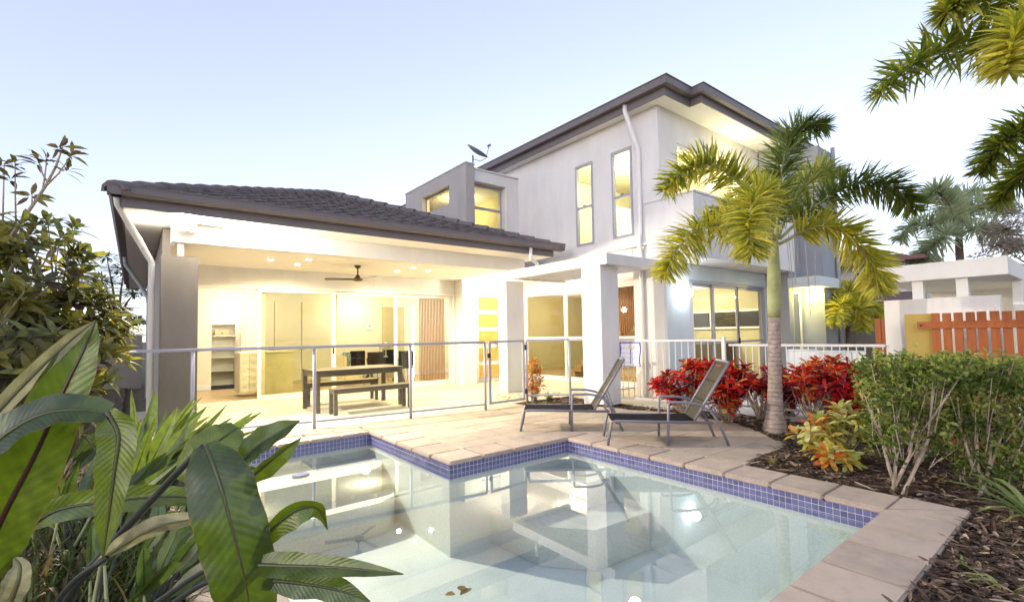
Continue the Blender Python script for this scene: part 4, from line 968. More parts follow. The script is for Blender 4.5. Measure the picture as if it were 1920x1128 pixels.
MB().lathe([(.0,0),(.014,0),(.014,.006),(.0,.008)], (7.375,1.475,1.36), 10, (-1,0,0)).build('bolt', M['black'], pk)
tg = thing('timber_gate', (11.0,2.8,0), 'narrow pale orange timber gate beyond the white garden wall', 'gate')
for i in range(4): MB().box(10.98,11.02,2.78-.10*i,2.87-.10*i,0,1.51).build('plank', M['orange'], tg)
cp = thing('carport', (10.0,1.8,0), 'flat roofed white carport on square columns beyond the garden wall', 'carport')
MB().box(10.0,14.5,.975,2.62,2.09,2.36).build('roof_slab', M['wall2'], cp, bevel=.005)
for y in (1.97,1.43): MB().box(10.12,10.27,y,y+.14,-.05,2.089).build('column', M['wall2'], cp)
MB().box(14.0,14.15,.98,2.6,-.05,2.089).build('wall', M['wall2'], cp)
MB().box(11.6,13.9,.98,1.1,-.05,2.089).build('wall', M['wall2'], cp)
MB().box(10.0,10.2,.3,.95,1.66-.03,1.68).build('ledge', M['wall2'], cp)
tw = thing('boundary_wall', (16,5,0), 'taupe rendered boundary wall at the end of the side path', 'wall'); MB().box(16,16.2,3.2,8.5,-.06,1.5).build('wall', M['taupe'], tw)
MB().box(15.97,15.999,4.62,4.66,-.06,1.5).build('pilaster', M['taupe'], tw)
bf = thing('boundary_fence', (-.5,18,0), 'low dark boundary wall beside the house at the far left', 'wall'); MB().box(-8,.2,18.0,18.15,-.06,1.5).build('wall', M['taupe'], bf)
nb = thing('neighbour_house', (22,8,0), 'neighbouring two storey house with a brown tiled roof behind the palm', 'house')
nw = MB(); wall_holes(nw, 'x', 22, 22.2, 4.75, 14, -.06, 3.78, [(5.2,6.2,.9,2.0),(5.3,6.3,2.75,3.5),(7.2,8.6,2.7,3.5)]); nw.box(22.2,30,4.75,4.95,-.06,3.78).build('wall', M['white'], nb)
for (a,b,c,d_) in ((5.2,6.2,.9,2.0),(5.3,6.3,2.75,3.5),(7.2,8.6,2.7,3.5)):
    f = frame_x(22.05,22.12,a,b,c,d_,.05).box(22.06,22.11,(a+b)/2-.02,(a+b)/2+.02,c+.05,d_-.05).build('window', M['pipe'], nb); MB().box(22.08,22.09,a+.05,b-.05,c+.05,d_-.05).build('pane', M['darkpane'], f)
nr = MB(); nr.v += [(21.4,4.15,3.78),(31,4.15,3.78),(31,15,3.78),(21.4,15,3.78),(25.5,8.2,5.0),(27,8.2,5.0),(27,11,5.0),(25.5,11,5.0)]; nr.f += [(0,1,5,4),(1,2,6,5),(2,3,7,6),(3,0,4,7),(4,5,6,7),(3,2,1,0)]
nrf = nr.build('roof', mat('red_brown_roof_tile', (.20,.13,.13), .8, var=.3, vscale=6), nb)
ntm = MB(); 
for r_ in range(10):
    for i in range(24):
        y = 4.3+.31*i+.155*(r_ % 2); x = 21.4+.30*r_; z = 3.80+1.22*(x-21.4)/4.1
        if y > 4.2+.99*(x-21.4)+.0 and y < 13: ntm.box(x-.02, x+.03, y-.14, y+.14, z-.01, z+.05)
nt_ = ntm.build('roof_tiles', nrf.data.materials[0], nrf); nt_['kind'] = 'stuff'
MB().box(21.28,21.40,4.05,15,3.70,3.82).box(21.40,31,4.03,4.15,3.70,3.82).build('gutter', mat('red_gutter',(.22,.10,.10),.5), nb)
sk = MB(); sk.v += [(20.4,4.2,2.20),(22.0,4.2,2.62),(22.0,9,2.62),(20.4,9,2.20),(20.4,4.2,2.12),(22,4.2,2.12),(22,9,2.12),(20.4,9,2.12)]; sk.f += [(0,1,2,3),(7,6,5,4),(4,5,1,0),(7,4,0,3)]
sk.build('porch_roof', nrf.data.materials[0], nb)
for y in (4.4,5.9): MB().box(20.5,20.7,y,y+.2,-.06,2.12).build('post', M['pipe'], nb)

# ------------------------------------------------------------------ outdoor dining set beyond the bar fence
def mchair(p, rot, lb):
    t = thing('patio_chair', (0,0,0), lb, 'chair', 'white patio chairs beyond the bar fence')
    f = MB()
    for s_ in (-.26,.26): f.tube([(s_,.25,0),(s_,.22,.42),(s_,-.20,.42),(s_*.96,-.30,.95)], .016, 8); f.tube([(s_,-.20,.42),(s_,-.28,0)], .016, 8)
    f.tube([(-.25,-.30,.95),(.25,-.30,.95)], .016, 8); f.build('frame', M['pipe'], t, smooth=True)
    MB().box(-.24,.24,-.20,.22,.41,.425).build('seat', M['alu'], t); MB().bar((0,-.21,.45),(0,-.297,.93),.48,.008,up=(0,1,0)).build('backrest', M['alu'], t)
    t.location = (p[0],p[1],-.03); t.rotation_euler = (0,0,rot); return t
mc = mchair((10.304,3.394,0.493), -1.1, 'white framed mesh patio chair facing the pool beyond the bar fence')
dup(mc, (*(10.200,3.859,0.475)[:2], -.03), 1.9, 'white mesh patio chair behind the palm trunk and bar fence'); dup(mc, (*(10.387,2.817,0.519)[:2],-.03), -2.2, 'white mesh patio chair nearest the orange timber gate')
P_ = (9.690,3.110,0.549)
pt2 = thing('patio_table', (P_[0],P_[1],-.03), 'pale round patio table beyond the bar fence', 'table')
MB().lathe([(.0,.70),(.55,.70),(.56,.715),(.55,.73),(.0,.73)], (P_[0],P_[1],-.03), 24).build('tabletop', M['alu'], pt2); MB().tube([(P_[0],P_[1],-.02),(P_[0],P_[1],.66)], .04, 10).build('leg', M['pipe'], pt2, smooth=True)

# ------------------------------------------------------------------ palms
def cat(pts, n):
    P = np.array(pts, float); P = np.vstack([2*P[0]-P[1], P, 2*P[-1]-P[-2]]); out = []
    m = len(P)-3
    for t in np.linspace(0, m-1e-6, n):
        i = int(t); f = t-i; a, b, c, d = P[i:i+4]
        out.append(.5*((2*b)+(c-a)*f+(2*a-5*b+4*c-d)*f*f+(3*b-a-3*c+d)*f**3))
    return np.array(out)
def frond(parent, pts, m, leaflen=.42, n=95, plum=1.0, wid=.03, r0=.022, tint=(0,1), start=.12):
    rp = cat(pts, 24)
    o = MB().tube([tuple(p) for p in rp], list(np.linspace(r0, .004, 24)), 6).build('frond', M['shaft'] if m == 'palm' else M['brownbark'], parent, smooth=True)
    n = int(n*2.8); t = start+(1-start)*np.sort(NP.random(n*2)); pos = cat(pts, 400)[(t*399).astype(int)]; nx = cat(pts, 400)[np.minimum((t*399).astype(int)+6, 399)]; pv = cat(pts, 400)[np.maximum((t*399).astype(int)-6, 0)]
    tan = unit(nx-pv); up = np.array([0,0,1.]) - tan*tan[:,2:3]; up = unit(up + 1e-4); side = np.cross(tan, up)
    sgn = np.where(np.arange(n*2) % 2 == 0, 1., -1.)[:,None]
    n2 = len(t); phi = NP.normal(size=(n2,1))*.85*plum + .25
    dirv = unit(side*sgn*np.cos(phi) + up*np.sin(phi) + tan*(.28+.42*t[:,None]))
    Ls = leaflen*(np.sin(np.pi*np.clip(.12+.80*t, 0, 1))**.6)*(.8+.4*NP.random(n*2))
    lv = Leaves(); lv.add(pos, dirv, up+.3*NP.normal(size=(n*2,3)), Ls, wid*(.75+.5*NP.random(n*2)), .05, .03+.10*NP.random(n*2), prof=((0,.35),(.3,1),(.7,.75),(1,.05)), fold=.25, tint=tint[0]+(tint[1]-tint[0])*NP.random(n*2))
    lv.build('leaflets', M[m], o); return o
pt_ = thing('palm_tree', (6.76,2.93,0), 'foxtail palm with a ringed grey trunk beside the sun loungers', 'palm tree')
zz = [0,.05,.15,.3,.6,.9,1.2,1.45,1.50]; rr_ = [.150,.145,.118,.100,.086,.079,.075,.072,.075]
tb = MB(); zs_ = []; rs_ = []
for i in range(0, 88):
    z = -.05+1.55*i/87; r = float(np.interp(z, zz, rr_)); rs_.append(r*(1+(.05 if i % 4 == 0 and z > .25 else 0)+(.04*R.random() if z < .2 else 0))); zs_.append((6.77+.01*math.sin(z*2), 2.93-.03*z, z))
tb.tube(zs_, rs_, 18); tb.build('trunk', M['bark'], pt_, smooth=True)
MB().tube([(6.775,2.885,1.49),(6.775,2.88,1.6),(6.775,2.87,1.9),(6.775,2.86,2.2),(6.775,2.85,2.45),(6.775,2.85,2.6)], [.074,.082,.086,.076,.058,.045], 18).build('crownshaft', M['shaft'], pt_, smooth=True)
D0 = 6.44
for pts, tn, nn_ in (  # lower fronds take a golden tint, painting in warm patio light from below
    ([(6.763,2.808,2.503),(6.859,2.756,3.415),(7.063,2.622,4.046),(7.451,2.376,4.125)], (0,.45), 100),
    ([(6.740,2.824,2.539),(6.265,2.982,3.207),(5.815,3.194,3.488),(5.516,3.371,3.395),(5.278,3.511,3.125)], (.3,1), 100),
    ([(6.730,2.836,2.482),(6.124,2.997,2.675),(5.606,3.217,2.632),(5.273,3.369,2.338),(5.104,3.458,2.005)], (.5,1), 100),
    ([(6.698,2.807,2.532),(6.168,2.690,2.960),(5.659,2.588,2.855),(5.328,2.490,2.452),(5.245,2.445,2.170)], (.5,1), 110),
    ([(6.796,2.779,2.552),(7.017,2.403,2.959),(7.307,2.032,3.199),(7.625,1.722,3.128),(7.775,1.558,2.818)], (.0,.5), 105),
    ([(6.765,2.783,2.478),(6.853,2.359,2.647),(7.002,2.058,2.508),(7.107,1.870,2.124),(7.194,1.820,1.794)], (.55,1), 110),
    ([(6.837,2.823,2.564),(7.442,2.817,3.232),(8.074,2.673,3.707),(8.591,2.522,3.684)], (.2,.8), 80),
    ([(6.815,2.843,2.514),(7.125,3.206,3.036),(7.208,3.640,3.222),(7.141,3.959,3.025)], (.2,.8), 80)):
    frond(pt_, pts, 'palm', .37, nn_, 1.0, .026, .024, tn)
hb = MB()
for i in range(7):
    p = Vector((6.747,2.638,2.580)) + Vector((R.uniform(-.25,.25), R.uniform(-.25,.2), R.uniform(-.1,.15))); q = p + Vector((R.uniform(-.04,.04), R.uniform(-.04,.04), -R.uniform(.5,1.15)))
    hb.tube([p, (p+q)/2+Vector((.01,0,0)), q], .004, 4)
hb.build('hanging_strands', M['dry'] if False else M['palebark'], pt_)
# right hand palm, crown just outside the frame
pr2 = thing('palm_tree', (8.0,-.25,0), 'tall palm at the upper right whose fronds reach in over the garden', 'palm tree')
K = (7.974,-0.064,3.877)
MB().tube([(K[0],K[1],-.05),(K[0],K[1],.4),(K[0],K[1],K[2]-1.0),(K[0],K[1],K[2])], [.15,.10,.085,.05], 16).build('trunk', M['bark'], pr2, smooth=True)
for pts, tn, ln in (
    ([K,(7.275,0.343,4.193),(6.623,0.732,4.146),(6.036,1.079,3.967),(5.582,1.332,3.572)], (.2,.7), .40),
    ([K,(7.097,0.218,4.361),(6.582,0.492,4.458),(6.125,0.729,4.398),(5.949,0.873,4.292)], (.3,.9), .36),
    ([K,(6.723,0.151,4.020),(6.048,0.305,3.934),(5.602,0.417,3.682),(5.412,0.458,3.370)], (.6,1), .34),
    ([K,(7.804,0.213,3.624),(7.596,0.512,3.486),(7.420,0.726,3.296),(7.333,0.874,3.024)], (.2,.7), .34),
    ([K,(8.315,0.204,3.426),(8.482,0.462,3.295),(8.525,0.694,3.107),(8.464,0.883,2.875)], (.2,.7), .36),
    ([K,(8.251,-0.311,4.371),(8.690,-0.650,4.250),(9.046,-0.902,3.742)], (.2,.7), .40),([K,(9.298,-0.360,4.172),(10.337,-0.650,3.832),(10.502,-0.746,3.229)], (.2,.7), .40)):
    frond(pr2, pts, 'palm', ln, 110, .8, .030, .024, tn)
# palm far behind the carport
pf2 = thing('palm_tree', (24.2,3.6,0), 'distant palm with haze-paled leaves rising behind the carport roof', 'palm tree')
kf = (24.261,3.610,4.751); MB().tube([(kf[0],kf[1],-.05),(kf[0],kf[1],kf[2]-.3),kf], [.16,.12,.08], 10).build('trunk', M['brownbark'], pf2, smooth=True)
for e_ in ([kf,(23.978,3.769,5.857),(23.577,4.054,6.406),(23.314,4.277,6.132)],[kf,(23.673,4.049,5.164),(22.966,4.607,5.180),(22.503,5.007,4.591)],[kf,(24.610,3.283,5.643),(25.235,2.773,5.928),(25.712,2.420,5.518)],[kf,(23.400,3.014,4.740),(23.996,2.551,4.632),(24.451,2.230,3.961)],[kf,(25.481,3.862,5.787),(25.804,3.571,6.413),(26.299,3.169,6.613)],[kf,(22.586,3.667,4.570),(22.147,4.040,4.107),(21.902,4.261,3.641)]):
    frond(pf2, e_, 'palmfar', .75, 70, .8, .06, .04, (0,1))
pl3 = thing('palm_tree', (15.2,4.55,0), 'small bushy palm in front of the taupe boundary wall', 'palm tree')
k3 = (14.737,4.432,1.431); MB().tube([(k3[0],k3[1],-.05),k3], [.10,.06], 10).build('trunk', M['brownbark'], pl3, smooth=True)
for e_ in ([k3,(14.509,4.577,2.038),(14.172,4.703,2.245),(13.902,4.813,1.829)],[k3,(14.960,4.464,2.257),(15.125,4.325,2.395),(15.353,4.162,2.106)],[k3,(14.713,4.166,1.948),(14.688,3.931,1.934),(14.886,3.799,1.523)],[k3,(13.977,4.241,1.868),(13.641,4.252,1.862),(13.314,4.280,1.430)],[k3,(14.135,4.121,1.798),(14.024,3.958,1.722),(14.092,3.929,1.288)],[k3,(14.402,4.674,1.830),(14.238,4.810,1.694),(14.166,4.887,1.346)]):
    frond(pl3, e_, 'palm', .40, 60, .9, .04, .02, (.5,1), start=.05)

# ------------------------------------------------------------------ shrubs and trees with branching limbs
def whorls(lv, centers, axes, nleaf, L, Wd, spread=.9, tint=None, fold=.3, bend=.25, grav=.12, prof=((0,.15),(.35,1),(.7,.85),(1,.04))):
    centers = np.array(centers, float); axes = unit(np.array(axes, float)); N = len(centers)
    for i in range(nleaf):
        ph = 2.4*i + NP.random(N)*.8
        a = np.where(np.abs(axes[:,2:3]) < .9, np.array([[0,0,1.]]), np.array([[1.,0,0]])); u = unit(np.cross(axes, a)); v = np.cross(axes, u)
        k = spread*(.5+.9*(i+.5)/nleaf)
        out = u*np.cos(ph)[:,None] + v*np.sin(ph)[:,None]
        dd = unit(out*k + axes*(1.25-k*.75)); nr = axes*1.0 - out*.2 + NP.normal(size=(N,3))*.15
        tt = None if tint is None else np.clip(tint + NP.normal(size=N)*.13 + (.12 if i < nleaf*.3 else 0), 0, 1)
        lv.add(centers + out*.008 - axes*.05*(i/nleaf), dd, nr, L*(.7+.5*NP.random(N)), Wd*(.8+.4*NP.random(N)), bend, grav, prof=prof, fold=fold, tint=tt)
def in_ell(c, r, n, shell=.45):
    d = rdir(n); q = (shell + (1-shell)*NP.random((n,1)))**.6
    return np.array(c) + d*q*np.array(r), d
fg = thing('fig_shrub', (-0.615,5.422,0.000), 'large bronze leaved shrub with pale branches at the left edge', 'shrub')
cen = []; axs = []
for c, r, n in (((-0.719,5.259,1.809),(.48,.5,.40),56),((-0.389,5.396,1.571),(.34,.38,.34),40),((-0.685,4.876,1.357),(.5,.5,.42),62),((-0.575,5.381,2.154),(.30,.32,.20),15),((-0.440,5.712,1.209),(.42,.45,.36),46),((-0.655,5.135,0.876),(.55,.55,.4),34),((-0.173,5.610,1.534),(.15,.2,.20),9),((-0.752,5.012,2.136),(.2,.3,.2),8)):
    p, d = in_ell(c, r, n); cen.append(p); axs.append(d*.8+np.array([0,0,.75]))
brt = [(-0.437,4.852,2.810),(-0.380,4.810,2.757),(-0.530,4.930,2.728),(-0.580,4.970,2.713),(-0.718,5.080,2.700),(-0.781,5.130,2.694),(-0.614,5.012,2.454),(-0.409,4.902,2.667),(-0.748,5.110,2.597)]
bcen = np.array(brt); bax = np.array([[.2,.1,1]]*len(brt))+NP.normal(size=(len(brt),3))*.35
cen = np.concatenate(cen); axs = np.concatenate(axs)
lv = Leaves(); whorls(lv, cen, axs, 10, .155, .046, .95, tint=NP.random(len(cen))); whorls(lv, bcen, bax, 7, .115, .030, 1.0, tint=NP.random(len(brt))*.2)
fo = lv.build('foliage', M['fig'], fg); fo['kind'] = 'stuff'
B0 = Vector((-0.615,5.422,0.000)); tr = MB()
hub = [Vector((-0.718,5.185,0.877)), Vector((-0.487,5.501,1.084)), Vector((-0.919,5.074,1.136))]
for h in hub: tr.tube([B0, (B0+h)/2+Vector((.05,.03,0)), h], [.045,.035,.028], 8)
for p in cen[::2]:
    h = min(hub, key=lambda q: (q-Vector(p)).length); m_ = (h+Vector(p))/2+Vector((R.uniform(-.06,.06),R.uniform(-.06,.06),-.05)); tr.tube([h, m_, Vector(p)], [.012,.008,.004], 5)
tr.build('branches', M['palebark'], fg, smooth=True)
bb = MB(); a0, a1, a2 = Vector((-0.873,5.252,1.840)), Vector((-0.705,5.099,2.196)), Vector((-0.537,4.947,2.512))
bb.tube([a0,a1,a2,Vector((-0.476,4.891,2.663)),Vector(brt[0])], [.016,.014,.010,.008,.004], 6)
for s_, e_ in ((a2,brt[1]),(Vector((-0.552,4.961,2.485)),brt[2]),(Vector((-0.528,4.938,2.552)),brt[3]),(a1,brt[4]),(Vector((-0.784,5.160,2.218)),brt[5]),(Vector((-0.613,5.017,2.354)),brt[6]),(Vector((-0.476,4.891,2.663)),brt[7])):
    e_ = Vector(e_); bb.tube([s_, s_.lerp(e_,.5)+Vector((0,0,-.025)), e_], [.007,.006,.003], 5)
bb.build('long_branch', M['palebark'], fg, smooth=True)
ft = thing('feathery_tree', (-0.601,26.059,-0.021), 'feathery spreading tree beyond the low boundary wall', 'tree')
base = Vector((-0.601,26.059,-0.021)); base.z = -.05; crown = []; tk = MB()
hubs = [Vector((-1.081,26.258,3.100)), Vector((-0.487,26.405,3.471))]
tk.tube([base, base.lerp(hubs[1],.6)], [.18,.12], 8)
lv = Leaves()
for c, rx, rz, n in (((-1.092,26.222,3.878),1.0,.16,210),((-0.374,26.263,4.379),.8,.16,170),((-1.609,26.659,3.379),.9,.2,150),((-0.002,24.757,3.292),.8,.14,150),((-0.640,25.929,2.757),1.1,.16,170),((0.120,25.365,2.140),.7,.14,130),((-1.768,26.850,2.227),1.0,.25,170),((-0.931,26.040,4.829),.5,.1,70),((-0.188,25.637,1.636),.7,.1,90),((-1.531,27.352,1.332),1.0,.2,130)):
    p, d_ = in_ell(c, (rx,rx,rz), n, .1); lv.add(p, d_*np.array([1,1,.3])+np.array([0,0,.1]), (0,0,1), .20+.16*NP.random(n), .05+.04*NP.random(n), 0, .15)
    p, d_ = in_ell(c, (rx,rx,rz), n, .1); lv.add(p, d_*np.array([1,1,.3])+np.array([0,0,.1]), (0,0,1), .16+.12*NP.random(n), .04+.03*NP.random(n), 0, .15)
    c = Vector(c); h = base.lerp(hubs[1],.6); tk.tube([h, h.lerp(c,.5)+Vector((0,0,.2)), c], [.07,.045,.015], 6)
    for q in p[::9]: tk.tube([c, tuple(q)], [.014,.006], 4)
ff = lv.build('foliage', M['feather'], ft); ff['kind'] = 'stuff'; tk.build('trunk', M['brownbark'], ft, smooth=True)
rt = thing('reddish_tree', (20.155,1.902,2.100), 'reddish twiggy tree above the right end of the carport roof', 'tree')
lv = Leaves(); tk = MB(); b0 = Vector((20.898,1.353,1.461)); b0.z = -.05; h0 = Vector((20.570,1.521,3.024)); tk.tube([b0, h0], [.12,.07], 8)
for c, r, n in (((20.005,1.904,4.125),(.6,.6,.35),330),((19.767,2.119,3.664),(.5,.5,.22),230),((20.864,1.578,4.651),(.6,.6,.4),300),((19.915,1.496,3.582),(.6,.6,.3),260),((19.465,2.373,3.391),(.35,.35,.10),90)):
    p, d_ = in_ell(c, r, n, .1); lv.add(p, d_+np.array([0,0,.2]), rdir(n), .09+.08*NP.random(n), .03, 0, .1)
    c = Vector(c); tk.tube([h0, h0.lerp(c,.5), c], [.03,.02,.01], 5)
    for q in p[::7]: tk.tube([c, tuple(q)], [.008,.003], 4)
fr_ = lv.build('foliage', leafmat('mauve_foliage', [(.20,.16,.15),(.28,.23,.19),(.34,.24,.21)], .3, .6), rt); fr_['kind'] = 'stuff'; tk.build('trunk', M['brownbark'], rt, smooth=True)
# crotons
def croton(base, cens, nr, L, Wd, m, label, cols, name='croton_bush', nl=13):
    t = thing(name, base, label, 'shrub', None); lv = Leaves(); sm = MB(); b0 = Vector(base)
    nr = int(nr*1.7)
    for c, r in cens:
        r = tuple(q*1.12 for q in r); p, d_ = in_ell(c, r, nr, .2); ax_s = d_*.55+np.array([0,0,.9])
        hz = np.clip((p[:,2]-(c[2]-r[2]))/(2*r[2]), 0, 1)
        whorls(lv, p, ax_s, nl, L, Wd, .95, tint=np.clip(cols[0]+(cols[1]-cols[0])*NP.random(nr), 0, 1), fold=.22, bend=.30, grav=.05, prof=((0,.18),(.3,.7),(.65,1),(.9,.7),(1,.15)))
        for q in p:
            q = Vector(q); o_ = Vector((R.uniform(-.06,.06),R.uniform(-.06,.06),0)); k_ = b0.lerp(q,.5)+Vector((R.uniform(-.04,.04),R.uniform(-.04,.04),-.05))
            sm.tube([b0+o_, k_, q], [.010,.008,.005], 5)
    f_ = lv.build('foliage', M[m], t); f_['kind'] = 'stuff'; sm.build('stems', M['palebark'], t, smooth=True); return t
def gb(p): return (p[0], p[1], -.03)
croton(gb((6.908,4.279,0.667)), [((6.778,4.392,0.484),(.40,.35,.20)),((7.133,4.227,0.698),(.32,.32,.22))], 17, .145, .056, 'croton', 'dark red croton shrub at the left end of the row, beside the far lounger', (.05,.8))
croton(gb((6.805,3.601,0.555)), [((6.842,3.571,0.594),(.30,.30,.26)),((6.554,3.554,0.391),(.28,.28,.16))], 15, .145, .056, 'croton', 'deep red croton shrub behind the backrest of the nearest lounger', (.0,.7))
croton(gb((7.499,3.439,0.512)), [((7.465,3.458,0.635),(.34,.32,.22)),((7.829,3.311,0.430),(.28,.3,.2))], 13, .145, .056, 'croton', 'dark red croton shrub half hidden by the palm trunk', (.0,.7))
croton(gb((7.438,2.718,0.569)), [((7.438,2.715,0.628),(.34,.34,.20)),((7.784,2.563,0.740),(.32,.32,.18))], 17, .16, .05, 'croton', 'tall red and orange croton shrub to the right of the palm trunk', (.1,.95))
croton(gb((7.174,2.166,0.494)), [((7.145,2.179,0.664),(.30,.30,.20)),((6.967,2.084,0.325),(.26,.26,.2))], 17, .145, .058, 'croton', 'bright red croton shrub against the left side of the green hedge', (.05,.7))
croton(gb((8.174,3.301,0.301)), [((8.141,3.325,0.344),(.30,.30,.24))], 14, .145, .058, 'croton', 'dark red croton shrub close behind the palm trunk on its right side', (0,.5))
croton(gb((5.732,1.912,0.318)), [((5.667,1.965,0.292),(.24,.24,.15)),((5.745,1.770,0.391),(.20,.22,.16)),((5.506,1.846,0.120),(.22,.2,.09))], 11, .13, .048, 'crotony', 'yellow and orange croton shrub at the corner of the garden bed', (.1,1), nl=11)
croton(gb((6.295,7.324,0.489)), [((6.293,7.316,0.649),(.16,.16,.16)),((6.323,7.311,0.329),(.2,.2,.14))], 10, .12, .04, 'crotony', 'small orange croton growing beside the pergola column', (0,.55), nl=9)
# hedge bushes
def hedge(base, boxes, label, n, stems, L=.05, seed=1):
    t = thing('hedge_bush', base, label, 'hedge'); lv = Leaves(); sm = MB(); b0 = Vector(base)
    for (c, r, dens) in boxes:
        k = int(n*dens); p = np.array(c) + (NP.random((k,3))*2-1)*np.array(r); p += NP.normal(size=(k,3))*np.array([.045,.045,.035])
        ax_s = NP.normal(size=(k,3))*.7 + np.array([-.25,-.15,.8])
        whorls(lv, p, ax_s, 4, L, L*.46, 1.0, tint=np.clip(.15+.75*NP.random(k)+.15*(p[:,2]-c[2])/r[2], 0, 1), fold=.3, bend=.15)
        for q in p[::11]:
            q = Vector(q); h = b0.lerp(q,.55); h += Vector((R.uniform(-.07,.07),R.uniform(-.07,.07),0)); sm.tube([h, q], [.005,.002], 4)
    for e_ in stems:
        o_ = Vector((R.uniform(-.05,.05),R.uniform(-.05,.05),0)); e_ = Vector(e_); k_ = b0.lerp(e_,.45)+Vector((R.uniform(-.03,.03),R.uniform(-.03,.03),0))
        sm.tube([b0+o_, k_, e_, e_+Vector((R.uniform(-.08,.08),R.uniform(-.08,.08),.25))], [.015,.013,.010,.005], 7)
    f_ = lv.build('foliage', M['hedge'], t); f_['kind'] = 'stuff'; sm.build('stems', M['palebark'], t, smooth=True)
hedge((5.02,1.20,-.03), [((5.174,1.102,0.988),(.28,.33,.11),1),((5.022,1.236,0.753),(.16,.16,.16),.5),((5.271,1.107,0.673),(.26,.26,.14),.55),((4.953,1.242,0.472),(.10,.12,.14),.28),((5.268,0.997,0.420),(.12,.14,.10),.15)], 'clipped green hedge bush nearest the pool corner, on bare pale stems', 420, [(4.901,1.284,0.473),(5.055,1.151,0.647),(5.189,1.110,0.637),(5.366,0.969,0.678)])
hedge((5.35,.72,-.03), [((5.593,0.710,0.946),(.30,.30,.14),1),((5.528,0.718,0.600),(.28,.30,.16),.95),((5.531,0.671,0.261),(.26,.24,.14),.6)], 'clipped green hedge bush at the right edge in front of the orange pickets', 460, [(5.356,0.858,0.516),(5.390,0.764,0.568),(5.493,0.686,0.522),(5.594,0.601,0.607)])
hedge((6.1,1.35,-.03), [((6.343,1.144,0.847),(.36,.38,.14),1),((6.341,1.172,0.394),(.34,.3,.18),.6)], 'darker green hedge bush behind the first one, against the ochre wall', 380, [(6.174,1.306,0.344),(6.299,1.207,0.342),(6.446,1.092,0.338)])
# grass tufts and strappy plants
def tuft(base, n, L, Wd, label, m='strap', lean=(0,0), spread=.6, name='grass_tuft', grav=.5, tint=(0,1)):
    t = thing(name, base, label, 'plant'); lv = Leaves(); a = NP.random(n)*6.28; s_ = spread*NP.random(n)**.7
    d_ = np.stack([np.cos(a)*s_+lean[0], np.sin(a)*s_+lean[1], np.ones(n)], 1); b = np.array(base)+np.stack([np.cos(a),np.sin(a),a*0],1)*.03*NP.random((n,1))
    lv.add(b, d_, np.stack([-np.cos(a)*.6-.01,-np.sin(a)*.6,a*0+.6],1), L*(.5+.6*NP.random(n)), Wd*(.7+.5*NP.random(n)), .0, grav*(.5+.8*NP.random(n)), prof=((0,.6),(.25,1),(.5,.9),(.75,.65),(1,.04)), fold=.3, tint=tint[0]+(tint[1]-tint[0])*NP.random(n))
    f_ = lv.build('blades', M[m], t); f_['kind'] = 'stuff'; return t
tuft(gb((5.067,2.235,0.000)), 46, .20, .009, 'small pale grass tuft at the inner corner of the coping', 'dry', tint=(.3,1))
tuft(gb((6.056,2.354,0.000)), 70, .26, .010, 'dry straw coloured grass tuft at the edge of the bed below the red shrubs', 'dry', tint=(0,.8))
tuft(gb((6.571,7.167,0.000)), 70, .38, .012, 'green grass tuft between the pergola column and the glass fence panel', 'strap', tint=(.3,1))
tuft(gb((5.919,6.633,0.000)), 40, .22, .014, 'low yellow green tuft in front of the small orange croton', 'strap', tint=(.5,1))
tuft(gb((7.203,3.052,0.000)), 30, .25, .010, 'thin green grass tuft behind the palm trunk', 'strap', tint=(.5,1))
tuft(gb((5.235,3.003,0.000)), 12, .10, .012, 'tiny weed growing in a paver joint in front of the lounger', 'strap', spread=1.0, tint=(.4,1))
tuft((4.92,.40,-.03), 13, .62, .042, 'broad strappy leaved plant in the mulch by the pool corner', 'strap', lean=(-.25,.15), spread=1.0, name='strappy_plant', grav=.55, tint=(.3,1))
tuft((4.72,.30,-.03), 9, .34, .03, 'shorter strappy plant in front of the broad one at the right edge', 'strap', lean=(-.2,.1), spread=1.0, name='strappy_plant', grav=.5, tint=(.4,1))
tuft(gb((3.533,0.443,0.000)), 6, .28, .022, 'young arching strappy shoot in the mulch at the lower right', 'strap', lean=(-.15,.1), spread=.7, name='strappy_plant', grav=.5, tint=(.6,1))
tuft(gb((3.767,0.626,0.000)), 7, .08, .02, 'tiny green seedling in the mulch at the lower right', 'strap', spread=1.0, name='seedling', tint=(.6,1))

